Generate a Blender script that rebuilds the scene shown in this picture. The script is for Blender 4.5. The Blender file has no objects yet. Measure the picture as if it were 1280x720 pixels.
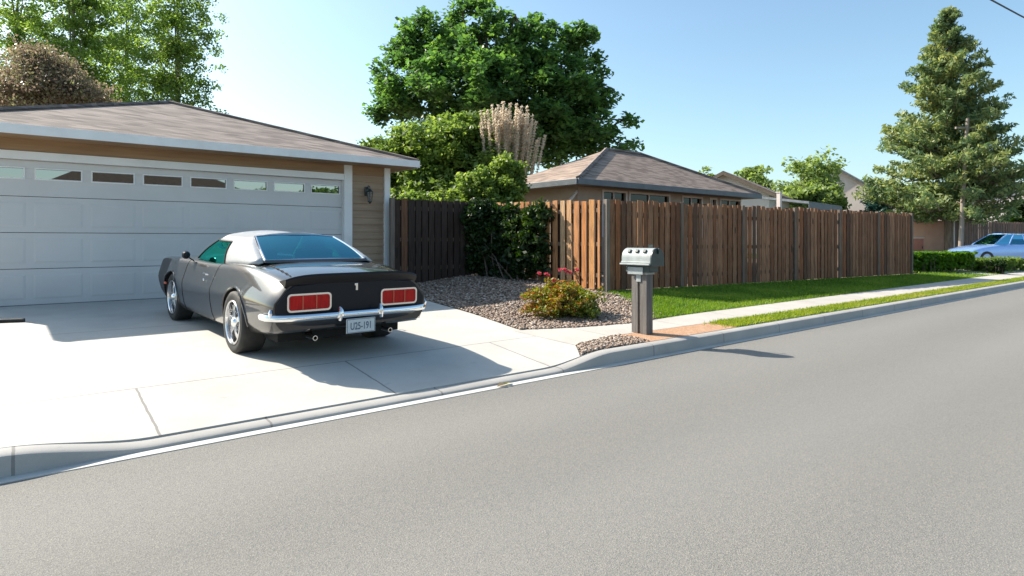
import bpy, bmesh, math, random
import numpy as np
from mathutils import Vector, Matrix
R = math.radians
random.seed(7); rng = np.random.default_rng(7)
SC = bpy.context.scene
COL = SC.collection
# world axes: +X runs along the street (to the right), +Y runs away from it into the yards, Z up.
# ------------------------------------------------------------------ terrain
def sm(a, b, x):
    t = min(max((x - a) / (b - a), 0), 1); return t * t * (3 - 2 * t)
def lip(s):                       # height of the kerb top
    return .14 - .108 * (sm(-.1, .75, s) - sm(4.4, 5.35, s))
def tz(s, v):
    k = .03 + .03 * sm(6, 9, s)
    z = .14 + k * max(0, min(v, 14) - 4.9)
    if v < 6:
        z6 = .14 + k * 1.1; h = lip(s)
        z = h + (z6 - h) * max(0, (v - 4.75) / 1.25)
    return z
# ------------------------------------------------------------------ mesh helper
class MB:
    def __init__(s): s.v = []; s.f = []; s.m = []; s.sm = False
    def add(s, vs, fs, mi=0):
        n = len(s.v); s.v += [tuple(p) for p in vs]
        s.f += [tuple(i + n for i in f) for f in fs]; s.m += [mi] * len(fs); return s
    def box(s, x0, x1, y0, y1, z0, z1, mi=0):
        return s.add([(x0,y0,z0),(x1,y0,z0),(x1,y1,z0),(x0,y1,z0),(x0,y0,z1),(x1,y0,z1),(x1,y1,z1),(x0,y1,z1)],
            [(0,3,2,1),(4,5,6,7),(0,1,5,4),(1,2,6,5),(2,3,7,6),(3,0,4,7)], mi)
    def obox(s, c, ax, ay, az, mi=0):   # oriented box: centre, half axis vectors
        c, ax, ay, az = map(Vector, (c, ax, ay, az)); vs = []
        for k in (-1, 1):
            for i, j in ((-1,-1),(1,-1),(1,1),(-1,1)): vs.append(c + ax*i + ay*j + az*k)
        return s.add(vs, [(0,3,2,1),(4,5,6,7),(0,1,5,4),(1,2,6,5),(2,3,7,6),(3,0,4,7)], mi)
    def tube(s, pts, rad, n=8, mi=0, cap=True):
        pts = [Vector(p) for p in pts]; r = rad if hasattr(rad, '__len__') else [rad]*len(pts)
        vs = []; fs = []; up = Vector((0,0,1)); prev = None
        for i, p in enumerate(pts):
            d = (pts[min(i+1,len(pts)-1)] - pts[max(i-1,0)]).normalized()
            a = d.cross(up if abs(d.z) < .95 else Vector((1,0,0))).normalized() if prev is None else (prev - d*prev.dot(d)).normalized()
            prev = a; b = d.cross(a)
            for k in range(n):
                t = 2*math.pi*k/n; vs.append(p + (a*math.cos(t) + b*math.sin(t))*r[i])
        for i in range(len(pts)-1):
            for k in range(n):
                fs.append((i*n+k, i*n+(k+1)%n, (i+1)*n+(k+1)%n, (i+1)*n+k))
        if cap: fs.append(tuple(range(n))[::-1]); fs.append(tuple((len(pts)-1)*n+k for k in range(n)))
        return s.add(vs, fs, mi)
    def prism(s, prof, y0, y1, axis='y', mi=0):   # prof: list of 2D pts; extruded
        n = len(prof); f = {'y': lambda a,b,t:(a,t,b), 'x': lambda a,b,t:(t,a,b), 'z': lambda a,b,t:(a,b,t)}[axis]
        vs = [f(a,b,y0) for a,b in prof] + [f(a,b,y1) for a,b in prof]
        fs = [tuple(range(n)), tuple(range(n,2*n))[::-1]] + [(i, n+i, n+(i+1)%n, (i+1)%n) for i in range(n)]
        return s.add(vs, fs, mi)
    def lathe(s, prof, c, axis, n=24, mi=0):      # prof [(r, t)] around axis ('x','y','z') at c
        vs = []; fs = []; m = len(prof)
        for k in range(n):
            a = 2*math.pi*k/n
            for r, t in prof:
                p = {'x':(t, r*math.cos(a), r*math.sin(a)), 'y':(r*math.cos(a), t, r*math.sin(a)), 'z':(r*math.cos(a), r*math.sin(a), t)}[axis]
                vs.append((c[0]+p[0], c[1]+p[1], c[2]+p[2]))
        for k in range(n):
            for i in range(m-1):
                k2 = (k+1) % n; fs.append((k*m+i, k2*m+i, k2*m+i+1, k*m+i+1))
        return s.add(vs, fs, mi)
    def build(s, name, mats, parent=None, smooth=False, bevel=0, off=None, ang=40):
        me = bpy.data.meshes.new(name)
        o = off or (0,0,0)
        me.from_pydata([(a-o[0], b-o[1], c-o[2]) for a,b,c in s.v], [], s.f)
        mats = mats if isinstance(mats, (list, tuple)) else [mats]
        for m in mats: me.materials.append(m)
        if len(mats) > 1: me.polygons.foreach_set('material_index', s.m)
        bm = bmesh.new(); bm.from_mesh(me); bmesh.ops.recalc_face_normals(bm, faces=bm.faces)
        bm.to_mesh(me); bm.free()
        ob = bpy.data.objects.new(name, me); COL.objects.link(ob)
        if parent: ob.parent = parent
        elif off: ob.location = off
        if bevel:
            md = ob.modifiers.new('b', 'BEVEL'); md.width = bevel; md.segments = 2; md.limit_method = 'ANGLE'; md.angle_limit = R(35)
        if smooth:
            me.shade_smooth()
            if ang < 180: me.set_sharp_from_angle(angle=R(ang))
        return ob
def npmesh(name, V, k, mats, parent=None, off=(0,0,0), smooth=False, midx=None):
    """V: (n*k,3) vertices, every k make one face"""
    V = np.asarray(V, dtype=np.float32) - np.array(off, dtype=np.float32)
    n = len(V)//k; me = bpy.data.meshes.new(name)
    me.vertices.add(len(V)); me.vertices.foreach_set('co', V.ravel())
    me.loops.add(len(V)); me.loops.foreach_set('vertex_index', np.arange(len(V), dtype=np.int32))
    me.polygons.add(n); me.polygons.foreach_set('loop_start', np.arange(0, len(V), k, dtype=np.int32))
    me.polygons.foreach_set('loop_total', np.full(n, k, dtype=np.int32))
    for m in (mats if isinstance(mats,(list,tuple)) else [mats]): me.materials.append(m)
    if midx is not None: me.polygons.foreach_set('material_index', midx.astype(np.int32))
    me.update(calc_edges=True); me.validate()
    ob = bpy.data.objects.new(name, me); COL.objects.link(ob)
    if parent: ob.parent = parent
    else: ob.location = off
    return ob
def tag(o, label=None, cat=None, group=None, kind=None):
    if label: o['label'] = label
    if cat: o['category'] = cat
    if group: o['group'] = group
    if kind: o['kind'] = kind
    return o
def thing(name, label, cat, loc=(0,0,0), rz=0, group=None):
    o = bpy.data.objects.new(name, None); COL.objects.link(o); o.location = loc; o.rotation_euler = (0,0,rz)
    o.empty_display_size = .3
    return tag(o, label, cat, group)
def copy_tree(o, parent=None):
    c = o.copy(); COL.objects.link(c)
    if parent: c.parent = parent
    for ch in list(o.children): copy_tree(ch, c)
    return c
# ------------------------------------------------------------------ materials
def nm(name):
    m = bpy.data.materials.new(name); m.use_nodes = True; nt = m.node_tree; nt.nodes.clear()
    out = nt.nodes.new('ShaderNodeOutputMaterial'); return m, nt, out
class N:
    def __init__(s, nt): s.nt = nt
    def n(s, t, **k):
        x = s.nt.nodes.new('ShaderNode'+t)
        for a, b in k.items():
            if a.startswith('i_'): x.inputs[a[2:].replace('_',' ')].default_value = b
            else: setattr(x, a, b)
        return x
    def l(s, a, b): s.nt.links.new(a, b)
    def noise(s, vec, scale, detail=4, rough=.55, out='Fac'):
        x = s.n('TexNoise'); x.inputs['Scale'].default_value = scale; x.inputs['Detail'].default_value = detail
        x.inputs['Roughness'].default_value = rough; s.l(vec, x.inputs['Vector']); return x.outputs[out]
    def ramp(s, fac, stops):
        x = s.n('ValToRGB'); cr = x.color_ramp
        while len(cr.elements) < len(stops): cr.elements.new(.5)
        for e, (p, c) in zip(cr.elements, stops): e.position = p; e.color = (*c, 1) if len(c) == 3 else c
        s.l(fac, x.inputs['Fac']); return x.outputs['Color']
    def mix(s, fac, a, b, mode='MIX'):
        x = s.n('Mix', data_type='RGBA', blend_type=mode)
        for i, v in ((0, fac), (6, a), (7, b)):
            if hasattr(v, 'node'): s.l(v, x.inputs[i])
            else: x.inputs[i].default_value = v if i == 0 else ((*v, 1) if len(v) == 3 else v)
        return x.outputs[2]
    def math(s, op, a, b=None, c=None):
        x = s.n('Math', operation=op)
        for i, v in enumerate((a, b, c)):
            if v is None: continue
            if hasattr(v, 'node'): s.l(v, x.inputs[i])
            else: x.inputs[i].default_value = v
        return x.outputs[0]
    def coord(s, kind='Object', scale=(1,1,1), rot=(0,0,0)):
        if kind == 'Position': o = s.n('NewGeometry').outputs['Position']
        else: o = s.n('TexCoord').outputs[kind]
        mp = s.n('Mapping'); mp.inputs['Scale'].default_value = scale; mp.inputs['Rotation'].default_value = rot
        s.l(o, mp.inputs['Vector']); return mp.outputs[0]
    def bump(s, h, strength, dist=.01):
        b = s.n('Bump'); b.inputs['Strength'].default_value = strength; b.inputs['Distance'].default_value = dist
        s.l(h, b.inputs['Height']); return b.outputs[0]
def pm(name, c1, c2=None, scale=5, rough=.6, metal=0, coat=0, bump=0, bscale=None, stretch=(1,1,1), lo=.35, hi=.65, island=0, spec=.5, dirt=None, dist=.01, bdetail=4):
    m, nt, out = nm(name); g = N(nt); p = g.n('BsdfPrincipled')
    p.inputs['Roughness'].default_value = rough; p.inputs['Metallic'].default_value = metal
    p.inputs['Coat Weight'].default_value = coat; p.inputs['Coat Roughness'].default_value = .04
    p.inputs['Specular IOR Level'].default_value = spec
    vec = g.coord('Position', stretch)
    if c2: col = g.ramp(g.noise(vec, scale), [(lo, c1), (hi, c2)])
    else: col = g.mix(1.0, c1, c1)
    if island:
        r = g.n('NewGeometry').outputs['Random Per Island']
        hv = g.n('HueSaturation'); g.l(col, hv.inputs['Color'])
        g.l(g.math('MULTIPLY_ADD', r, island, 1-island/2), hv.inputs['Value'])
        col = hv.outputs[0]
    if dirt:
        f = g.ramp(g.noise(g.coord('Position'), dirt[1], 6, .65), [(.5, (0,0,0)), (.75, (1,1,1))])
        col = g.mix(g.math('MULTIPLY', f, dirt[2]), col, dirt[0])
    g.l(col, p.inputs['Base Color'])
    if bump:
        g.l(g.bump(g.noise(vec, bscale or scale*4, bdetail), bump, dist), p.inputs['Normal'])
    g.l(p.outputs[0], out.inputs[0]); return m
def leafmat(name, stops, tr=.45, rough=.45, sat=1.25):
    m, nt, out = nm(name); g = N(nt)
    geo = g.n('NewGeometry'); r = geo.outputs['Random Per Island']
    big = g.noise(g.coord('Position'), .9, 2)
    f = g.math('ADD', g.math('MULTIPLY', r, .55), g.math('MULTIPLY', g.math('SUBTRACT', big, .28), 1.0))
    col = g.ramp(f, stops)
    p = g.n('BsdfPrincipled'); p.inputs['Roughness'].default_value = rough; p.inputs['Specular IOR Level'].default_value = .35
    g.l(col, p.inputs['Base Color'])
    t = g.n('BsdfTranslucent'); hs = g.n('HueSaturation'); hs.inputs['Saturation'].default_value = sat; hs.inputs['Value'].default_value = 1.5
    hs.inputs['Hue'].default_value = .49
    g.l(col, hs.inputs['Color']); g.l(hs.outputs[0], t.inputs['Color'])
    ms = g.n('MixShader'); ms.inputs[0].default_value = tr
    g.l(p.outputs[0], ms.inputs[1]); g.l(t.outputs[0], ms.inputs[2]); g.l(ms.outputs[0], out.inputs[0]); return m

def m_asphalt():
    m, nt, out = nm('asphalt'); g = N(nt); p = g.n('BsdfPrincipled'); v = g.coord('Position')
    a = g.ramp(g.noise(v, 190, 3, .8), [(.34, (.085,.082,.076)), (.5, (.168,.163,.150)), (.66, (.275,.267,.245))])
    vo = g.n('TexVoronoi'); vo.inputs['Scale'].default_value = 150; g.l(v, vo.inputs['Vector'])
    st = g.ramp(vo.outputs['Color'], [(.15, (.66,.66,.67)), (.4, (.96,.96,.96)), (.7, (1.04,1.03,1.02)), (.9, (1.36,1.33,1.27))])
    a = g.mix(.8, a, st, 'MULTIPLY')
    big = g.ramp(g.noise(g.coord('Position', (.25,1,1)), .7, 5, .6), [(.3, (.93,.93,.94)), (.7, (1.06,1.05,1.04))])
    a = g.mix(1.0, a, big, 'MULTIPLY')
    # faint wheel-track wear running along the street
    sp = g.n('SeparateXYZ'); g.l(g.n('NewGeometry').outputs['Position'], sp.inputs[0])
    w = g.math('SINE', g.math('MULTIPLY', sp.outputs[1], 3.6))
    a = g.mix(g.math('MULTIPLY_ADD', w, .05, .06), a, (.33,.32,.3))
    spot = g.ramp(g.noise(v, 1.9, 3, .5), [(.68, (0,0,0)), (.78, (1,1,1))])
    a = g.mix(g.math('MULTIPLY', spot, .06), a, (.09,.085,.08))
    g.l(a, p.inputs['Base Color']); p.inputs['Roughness'].default_value = .88
    h = g.math('ADD', g.noise(v, 170, 3), g.math('MULTIPLY', vo.outputs['Distance'], .8))
    g.l(g.bump(h, .4, .004), p.inputs['Normal']); g.l(p.outputs[0], out.inputs[0]); return m
def m_concrete(name, base=(.50,.48,.44), lines=False, walk=False):
    m, nt, out = nm(name); g = N(nt); p = g.n('BsdfPrincipled'); v = g.coord('Position')
    b = np.array(base)
    a = g.ramp(g.noise(v, 1.3, 6, .62), [(.3, tuple(b*.86)), (.7, tuple(b*1.06))])
    fine = g.ramp(g.noise(v, 160, 3, .7), [(.3, (.9,.9,.9)), (.7, (1.05,1.05,1.05))]); a = g.mix(1.0, a, fine, 'MULTIPLY')
    st = g.ramp(g.noise(g.coord('Position', (1,.5,1)), 2.6, 5, .7), [(.58, (0,0,0)), (.74, (1,1,1))])
    a = g.mix(g.math('MULTIPLY', st, .22), a, tuple(b*.55))
    sp = g.n('SeparateXYZ'); g.l(g.n('NewGeometry').outputs['Position'], sp.inputs[0]); X, Y = sp.outputs[0], sp.outputs[1]
    wob = g.math('MULTIPLY', g.math('SUBTRACT', g.noise(v, 6, 2), .5), .02)
    if lines:
        def line(c, at, w=.009): return g.math('LESS_THAN', g.math('ABSOLUTE', g.math('SUBTRACT', g.math('ADD', c, wob), at)), w)
        # long joints across, cross joints every 1.85 m
        cross = g.math('LESS_THAN', g.math('ABSOLUTE', g.math('SUBTRACT', g.math('PINGPONG', g.math('ADD', g.math('SUBTRACT', X, .8), wob), .925), 0)), .009)
        js = g.math('MAXIMUM', line(Y, 6.0), line(Y, 9.3))
        js = g.math('MAXIMUM', js, g.math('MULTIPLY', cross, g.math('LESS_THAN', Y, 6.0)))
        a = g.mix(g.math('MULTIPLY', js, .72), a, (.13,.12,.11))
    dr = g.ramp(g.noise(v, 7, 2, .4), [(.70, (0,0,0)), (.76, (1,1,1))]); a = g.mix(g.math('MULTIPLY', dr, .18), a, tuple(b*.35))
    if walk:
        js = g.math('LESS_THAN', g.math('PINGPONG', g.math('ADD', X, wob), .76), .009)
        a = g.mix(g.math('MULTIPLY', js, .65), a, (.14,.13,.12))
    g.l(a, p.inputs['Base Color']); p.inputs['Roughness'].default_value = .82
    g.l(g.bump(g.noise(v, 120, 4), .25, .004), p.inputs['Normal']); g.l(p.outputs[0], out.inputs[0]); return m
def m_wood(name, cols, band=.35, lit=1):
    """vertical weathered boards, one tone per board"""
    m, nt, out = nm(name); g = N(nt); p = g.n('BsdfPrincipled')
    r = g.n('NewGeometry').outputs['Random Per Island']
    cmb = g.n('CombineXYZ'); g.l(g.math('MULTIPLY', r, 57), cmb.inputs[0]); g.l(g.math('MULTIPLY', r, 31), cmb.inputs[1])
    va = g.n('VectorMath', operation='ADD'); g.l(g.coord('Position', (14,14,.9)), va.inputs[0]); g.l(cmb.outputs[0], va.inputs[1])
    grain = g.noise(va.outputs[0], 3.2, 6, .7)
    base = g.ramp(g.math('FRACT', g.math('MULTIPLY', r, 7.3)), cols)
    dk = g.ramp(grain, [(.3, (.28,.26,.26)), (.48, (.85,.84,.84)), (.7, (1.3,1.27,1.25))])
    a = g.mix(1.0, base, dk, 'MULTIPLY')
    va2 = g.n('VectorMath', operation='ADD'); g.l(g.coord('Position', (2.5,2.5,.8)), va2.inputs[0]); g.l(cmb.outputs[0], va2.inputs[1])
    st = g.ramp(g.noise(va2.outputs[0], 1.7, 4, .6), [(.45, (0,0,0)), (.7, (1,1,1))])
    a = g.mix(g.math('MULTIPLY', st, band), a, (.07,.05,.045))
    vo = g.n('TexVoronoi'); vo.inputs['Scale'].default_value = 1.0; g.l(va2.outputs[0], vo.inputs['Vector'])
    kn = g.math('LESS_THAN', vo.outputs['Distance'], .1); a = g.mix(g.math('MULTIPLY', kn, .8), a, (.03,.02,.015))
    g.l(a, p.inputs['Base Color']); p.inputs['Roughness'].default_value = .85; p.inputs['Specular IOR Level'].default_value = .25
    g.l(g.bump(grain, .5, .01), p.inputs['Normal']); g.l(p.outputs[0], out.inputs[0]); return m
def m_shingle(name, c1, c2):
    m, nt, out = nm(name); g = N(nt); p = g.n('BsdfPrincipled')
    sp = g.n('SeparateXYZ'); g.l(g.n('NewGeometry').outputs['Position'], sp.inputs[0]); X, Y, Z = sp.outputs
    row = g.math('MULTIPLY', Z, 22.0); ri = g.math('FLOOR', row); rf = g.math('FRACT', row)
    xx = g.math('ADD', g.math('ADD', X, Y), g.math('MULTIPLY', ri, .37)); ci = g.math('FLOOR', g.math('MULTIPLY', xx, 3.6))
    cb = g.n('CombineXYZ'); g.l(ci, cb.inputs[0]); g.l(ri, cb.inputs[1])
    wn = g.n('TexWhiteNoise'); g.l(cb.outputs[0], wn.inputs['Vector'])
    f = g.math('ADD', g.math('MULTIPLY', wn.outputs['Value'], .6), g.math('MULTIPLY', g.noise(g.coord('Position'), 1.1, 4), .5))
    a = g.ramp(f, [(.2, c1), (.85, c2)])
    a = g.mix(g.math('MULTIPLY', g.math('LESS_THAN', rf, .13), .45), a, tuple(np.array(c1)*.4))
    fine = g.ramp(g.noise(g.coord('Position'), 60, 3, .7), [(.3, (.8,.8,.8)), (.7, (1.15,1.15,1.15))]); a = g.mix(1.0, a, fine, 'MULTIPLY')
    g.l(a, p.inputs['Base Color']); p.inputs['Roughness'].default_value = .9
    g.l(g.bump(g.math('ADD', rf, wn.outputs['Value']), .5, .012), p.inputs['Normal']); g.l(p.outputs[0], out.inputs[0]); return m
def m_glass(name, tint, refl, ior=1.5, rough=.01, gl=(.85,.95,1), rw=.12):
    """tinted pane: see-through tint plus a fresnel mirror layer"""
    m, nt, out = nm(name); g = N(nt)
    t = g.n('BsdfTransparent'); t.inputs[0].default_value = (*tint, 1)
    s = g.n('BsdfGlossy'); s.inputs['Color'].default_value = (*gl, 1); s.inputs['Roughness'].default_value = rough
    lw = g.n('LayerWeight'); lw.inputs[0].default_value = refl
    f = g.math('ADD', g.math('MULTIPLY', lw.outputs['Fresnel'], 1-rw), rw)
    ms = g.n('MixShader'); g.l(f, ms.inputs[0]); g.l(t.outputs[0], ms.inputs[1]); g.l(s.outputs[0], ms.inputs[2])
    g.l(ms.outputs[0], out.inputs[0]); return m
M = {}
M['asphalt'] = m_asphalt()
M['concrete'] = m_concrete('driveway_concrete', lines=True)
M['walk'] = m_concrete('sidewalk_concrete', (.47,.44,.40), walk=True)
M['curb'] = m_concrete('curb_concrete', (.42,.40,.37), walk=True)
M['gutter'] = m_concrete('gutter_concrete', (.55,.53,.49))
M['soil'] = pm('soil', (.13,.10,.075), (.2,.16,.12), 3, .95, bump=.6, bscale=30)
M['bed'] = pm('gravel_base', (.09,.078,.07), (.2,.17,.15), 55, .95, bump=.8, bscale=60)
M['mulch'] = pm('mulch', (.30,.16,.09), (.50,.30,.18), 45, .95, bump=.8, bscale=70, dirt=((.5,.38,.27), 9, .5))
M['turf'] = pm('turf_ground', (.028,.06,.008), (.06,.11,.015), 6, .95, bump=.8, bscale=60)
M['trim'] = pm('white_trim', (.80,.80,.79), (.74,.74,.73), 2, .5, dirt=((.45,.43,.4), 2.5, .25), bump=.08, bscale=25)
M['doorpaint'] = pm('garage_door_paint', (.60,.595,.585), (.55,.545,.54), .9, .42, bump=.05, bscale=30, dirt=((.5,.47,.42), 1.4, .25))
M['siding'] = pm('tan_siding', (.29,.20,.13), (.36,.26,.175), 3, .7, stretch=(.35,.35,6), bump=.15, bscale=12, dirt=((.2,.14,.09), 3, .3))
M['siding_brown'] = pm('brown_band', (.26,.155,.08), (.34,.21,.11), 3, .65, stretch=(.3,.3,6), bump=.15, bscale=14)
M['stucco'] = pm('beige_stucco', (.33,.26,.20), (.38,.30,.235), 2, .9, bump=.3, bscale=60)
M['stucco_pale'] = pm('pale_stucco', (.58,.51,.47), (.64,.57,.53), 1, .9, bump=.1, bscale=20)
M['terracotta'] = pm('terracotta_paint', (.56,.30,.21), (.62,.35,.25), 2, .85, bump=.1, bscale=25)
M['reddoor'] = pm('faded_red_paint', (.42,.15,.11), (.48,.18,.13), 6, .7)
M['shingle'] = m_shingle('roof_shingle', (.10,.08,.07), (.31,.25,.22))
M['shingle2'] = m_shingle('tan_shingle', (.16,.115,.09), (.36,.27,.215))
M['shingle3'] = m_shingle('grey_shingle', (.36,.34,.34), (.48,.46,.46))
M['shingle_dark'] = pm('charcoal_shingle', (.02,.018,.016), (.035,.03,.028), 6, .9)  # near-black so the added house mirrors dark in the panes
M['slate'] = pm('blue_grey_roof', (.10,.12,.14), (.15,.17,.2), 8, .5, bump=.1)
M['fascia'] = pm('slate_fascia', (.09,.105,.12), (.12,.135,.15), 4, .5)
M['dark'] = pm('dark_void', (.012,.012,.013), None, rough=.9)
M['soffit'] = pm('brown_soffit', (.16,.12,.09), (.2,.15,.11), 3, .8)
fc = [(0, (.21,.082,.038)), (.2, (.29,.145,.075)), (.4, (.17,.09,.054)), (.6, (.40,.21,.115)), (.8, (.10,.055,.036)), (1, (.36,.14,.058))]
M['fence'] = m_wood('weathered_cedar', fc)
M['fence_back'] = m_wood('gap_shade_cedar', [(0, (.07,.04,.028)), (.5, (.12,.07,.045)), (1, (.055,.035,.028))], .3)  # darker copy of the cedar, shade of the gaps put into the colour
M['fence_sunlit'] = m_wood('sunlit_cedar', [(0, (.52,.25,.09)), (.3, (.60,.34,.15)), (.6, (.46,.19,.065)), (.8, (.62,.42,.24)), (1, (.50,.22,.085))], .2)  # brightened orange copy of the cedar, sunlight put into the colour
M['fence_shaded'] = m_wood('shaded_cedar', [(0, (.04,.028,.022)), (.4, (.065,.045,.035)), (.8, (.05,.037,.03)), (.9, (.05,.037,.03)), (.91, (.20,.10,.055)), (1, (.17,.085,.05))], .3)  # darkened copy of the cedar, the garage's shade put into the colour
M['fence_far'] = m_wood('distant_cedar', [(0, (.20,.13,.10)), (.5, (.27,.18,.14)), (1, (.16,.11,.09))], .3)
M['post'] = pm('grey_post_wood', (.15,.12,.095), (.22,.18,.15), 4, .85, stretch=(6,6,.6), bump=.4, bscale=14)
M['post_brown'] = pm('brown_post_wood', (.13,.09,.065), (.20,.15,.115), 4, .85, stretch=(6,6,.6), bump=.4, bscale=14)
M['mailpost'] = pm('weathered_grey_post', (.105,.095,.088), (.165,.15,.14), 4, .8, stretch=(7,7,.6), bump=.4, bscale=14, dirt=((.12,.1,.09), 6, .5))
M['mailtop'] = pm('galvanised_grey', (.27,.30,.30), (.36,.39,.39), 6, .55, metal=.1, bump=.05, dirt=((.22,.22,.22), 9, .5))
M['maildark'] = pm('dark_green_metal', (.018,.03,.03), (.03,.045,.045), 8, .4, coat=.1)
M['bark'] = pm('bark', (.10,.075,.055), (.17,.13,.10), 5, .9, stretch=(3,3,.6), bump=.8, bscale=12, dist=.03)
M['bark_pale'] = pm('pale_bark', (.26,.22,.16), (.38,.34,.27), 5, .9, stretch=(2,2,.6), bump=.6, bscale=12, dist=.03)
M['paint'] = None
M['chrome'] = pm('chrome', (.86,.87,.88), None, rough=.1, metal=1)
M['rubber'] = pm('rubber', (.018,.018,.018), (.035,.033,.03), 8, .75, bump=.2, bscale=60)
M['blackpaint'] = pm('black_paint', (.004,.006,.011), None, rough=.4, coat=.15, spec=.25)
M['spoilerblack'] = pm('spoiler_black', (.016,.012,.011), None, rough=.45, coat=.05, spec=.3)
M['roofwhite'] = pm('silver_white_vinyl', (.42,.42,.42), (.48,.48,.475), 20, .36, coat=.25, bump=.05, bscale=200)
M['alloy'] = pm('alloy', (.66,.66,.67), None, rough=.22, metal=1)
M['under'] = pm('underbody', (.01,.01,.01), None, rough=.9)
M['interior'] = pm('dark_interior', (.02,.025,.028), (.035,.04,.045), 6, .7)
M['redlens'] = pm('red_lens', (.36,.002,.003), (.52,.005,.005), 60, .3, coat=.25, spec=.2, stretch=(1,1,.15))
M['amberlens'] = pm('amber_rib', (.55,.10,.05), None, rough=.4, coat=.1)
M['plate'] = pm('plate_white', (.55,.60,.60), (.62,.66,.66), 20, .4)
M['ink'] = pm('plate_ink', (.10,.14,.2), None, rough=.5)
M['pole'] = pm('pole_wood', (.22,.18,.15), (.3,.25,.21), 3, .9, stretch=(5,5,.5), bump=.4)
M['wire'] = pm('black_cable', (.02,.025,.035), None, rough=.6)
M['winglass'] = m_glass('garage_pane', (.05,.055,.05), .3, gl=(.82,.80,.76), rw=.38)
M['houseglass'] = m_glass('house_pane', (.05,.05,.05), .2, gl=(.5,.52,.55), rw=.06)
M['carglass'] = m_glass('rear_screen', (.10,.36,.40), .4, gl=(.22,.66,.82), rw=.27)
M['sideglass'] = m_glass('side_window', (.05,.75,.60), .2, gl=(.10,.95,.76), rw=.55)
M['lampglass'] = m_glass('lantern_glass', (.4,.38,.33), .3, rw=.1)
def carpaint(name, c, met=.75, rough=.32):
    m, nt, out = nm(name); g = N(nt); p = g.n('BsdfPrincipled')
    a = g.ramp(g.noise(g.coord('Object'), 900, 1, .5), [(.35, tuple(np.array(c)*.8)), (.65, tuple(np.array(c)*1.25))])
    g.l(a, p.inputs['Base Color']); p.inputs['Metallic'].default_value = met; p.inputs['Roughness'].default_value = rough
    p.inputs['Coat Weight'].default_value = 1; p.inputs['Coat Roughness'].default_value = .03
    g.l(g.bump(g.noise(g.coord('Object'), 2.2, 2), .03, .02), p.inputs['Coat Normal'])
    g.l(p.outputs[0], out.inputs[0]); return m
M['paint'] = carpaint('grey_metallic_paint', (.036,.035,.036), .6, .3)
M['primer'] = pm('primer_black', (.025,.026,.03), None, rough=.5)
M['bluepaint'] = carpaint('blue_paint', (.25,.42,.78), .3, .25)
# ------------------------------------------------------------------ setting
def lerpf(tab):
    def f(x):
        if x <= tab[0][0]: return tab[0][1]
        for (a, p), (b, q) in zip(tab, tab[1:]):
            if x <= b: return p + (q-p)*(x-a)/(b-a)
        return tab[-1][1]
    return f
def arange(a, b, step):
    n = max(1, round((b-a)/step)); return [a + (b-a)*i/n for i in range(n+1)]
def drape(name, mat, rows, dz=0, label=None, kind='structure'):
    """rows: list of point lists (equal length) in plan, draped on the terrain"""
    mb = MB(); n = len(rows[0])
    vs = [(s, v, tz(s, v) + dz) for r in rows for s, v in r]
    fs = [(i*n+j, i*n+j+1, (i+1)*n+j+1, (i+1)*n+j) for i in range(len(rows)-1) for j in range(n-1)]
    mb.add(vs, fs); o = mb.build(name, mat, smooth=True, ang=180)
    for p in o.data.polygons:
        if p.normal.z < 0: p.flip()
    o['kind'] = kind; return o
# one ground sheet reaching the horizon (lies under the road and the yards)
mb = MB()
xs = [-700,-200,-60,-20,-6,-3,0,2,4,6,7,8,9,10,12,16,24,40,60,90,200,700]; ys = [-700,-200,-60,-20,-8,4.6,4.9,5.2,6,7,8,9,10,12,14,18,26,60,200,900]
def gz(s, v): return -.09 if v < 4.85 else tz(s, v) - (.10 if v < 6 else .05)
mb.add([(x, y, gz(x, y)) for y in ys for x in xs], [(j*len(xs)+i, j*len(xs)+i+1, (j+1)*len(xs)+i+1, (j+1)*len(xs)+i) for j in range(len(ys)-1) for i in range(len(xs)-1)])
o = mb.build('ground', M['soil'], smooth=True, ang=180); o['kind'] = 'structure'
mb = MB(); mb.add([(-300,-7,0),(400,-7,0),(400,4.655,0),(-300,4.655,0)], [(0,1,2,3)]); mb.build('road', M['asphalt'])['kind'] = 'structure'
mb = MB(); mb.box(-60, 200, 4.655, 4.76, -.08, .006); mb.build('gutter', M['gutter'], bevel=.002)['kind'] = 'structure'
# kerb with dropped lip across the driveway
ss = arange(-60, -.2, 3) + arange(-.1, .8, .06) + arange(.9, 4.3, .3) + arange(4.4, 5.4, .06) + arange(5.6, 200, 3)
prof = lambda s: [(4.752, -.05), (4.757, lip(s)-.028), (4.765, lip(s)-.01), (4.785, lip(s)+.002), (4.892, lip(s)+.008), (4.897, lip(s)+.001), (4.9045, tz(s, 4.9045)+.004), (4.9045, -.05)]
vs = [(s, y, z) for s in ss for y, z in prof(s)]; n = 8
mb = MB(); mb.add(vs, [(i*n+j, i*n+j+1, (i+1)*n+j+1, (i+1)*n+j) for i in range(len(ss)-1) for j in range(n-1)])
mb.build('curb', M['curb'], smooth=True, ang=35)['kind'] = 'structure'
dedge = lerpf([(4.9,4.95),(5.27,5.25),(5.6,5.45),(6.2,5.42),(6.46,5.37),(8,5.71),(9.9,5.98),(12.6,6.3)])
drape('driveway', M['concrete'], [[(-4 + (dedge(v)+4)*t, v) for t in arange(0, 1, .007)] for v in arange(4.903, 5.3, .13) + arange(5.4, 12.6, .3)], .003)
drape('driveway_left', M['concrete'], [[(s, v) for s in arange(-40, -4, 4)] for v in arange(4.903, 6.2, .3)], .003)
slow = lerpf([(5.25,5.27),(6.1,5.46),(7.9,5.36),(9,5.3),(30,5.25)]); sup = lerpf([(5.37,6.46),(6.17,6.18),(7.1,5.98),(8.6,5.98),(30,6.05)])
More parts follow.
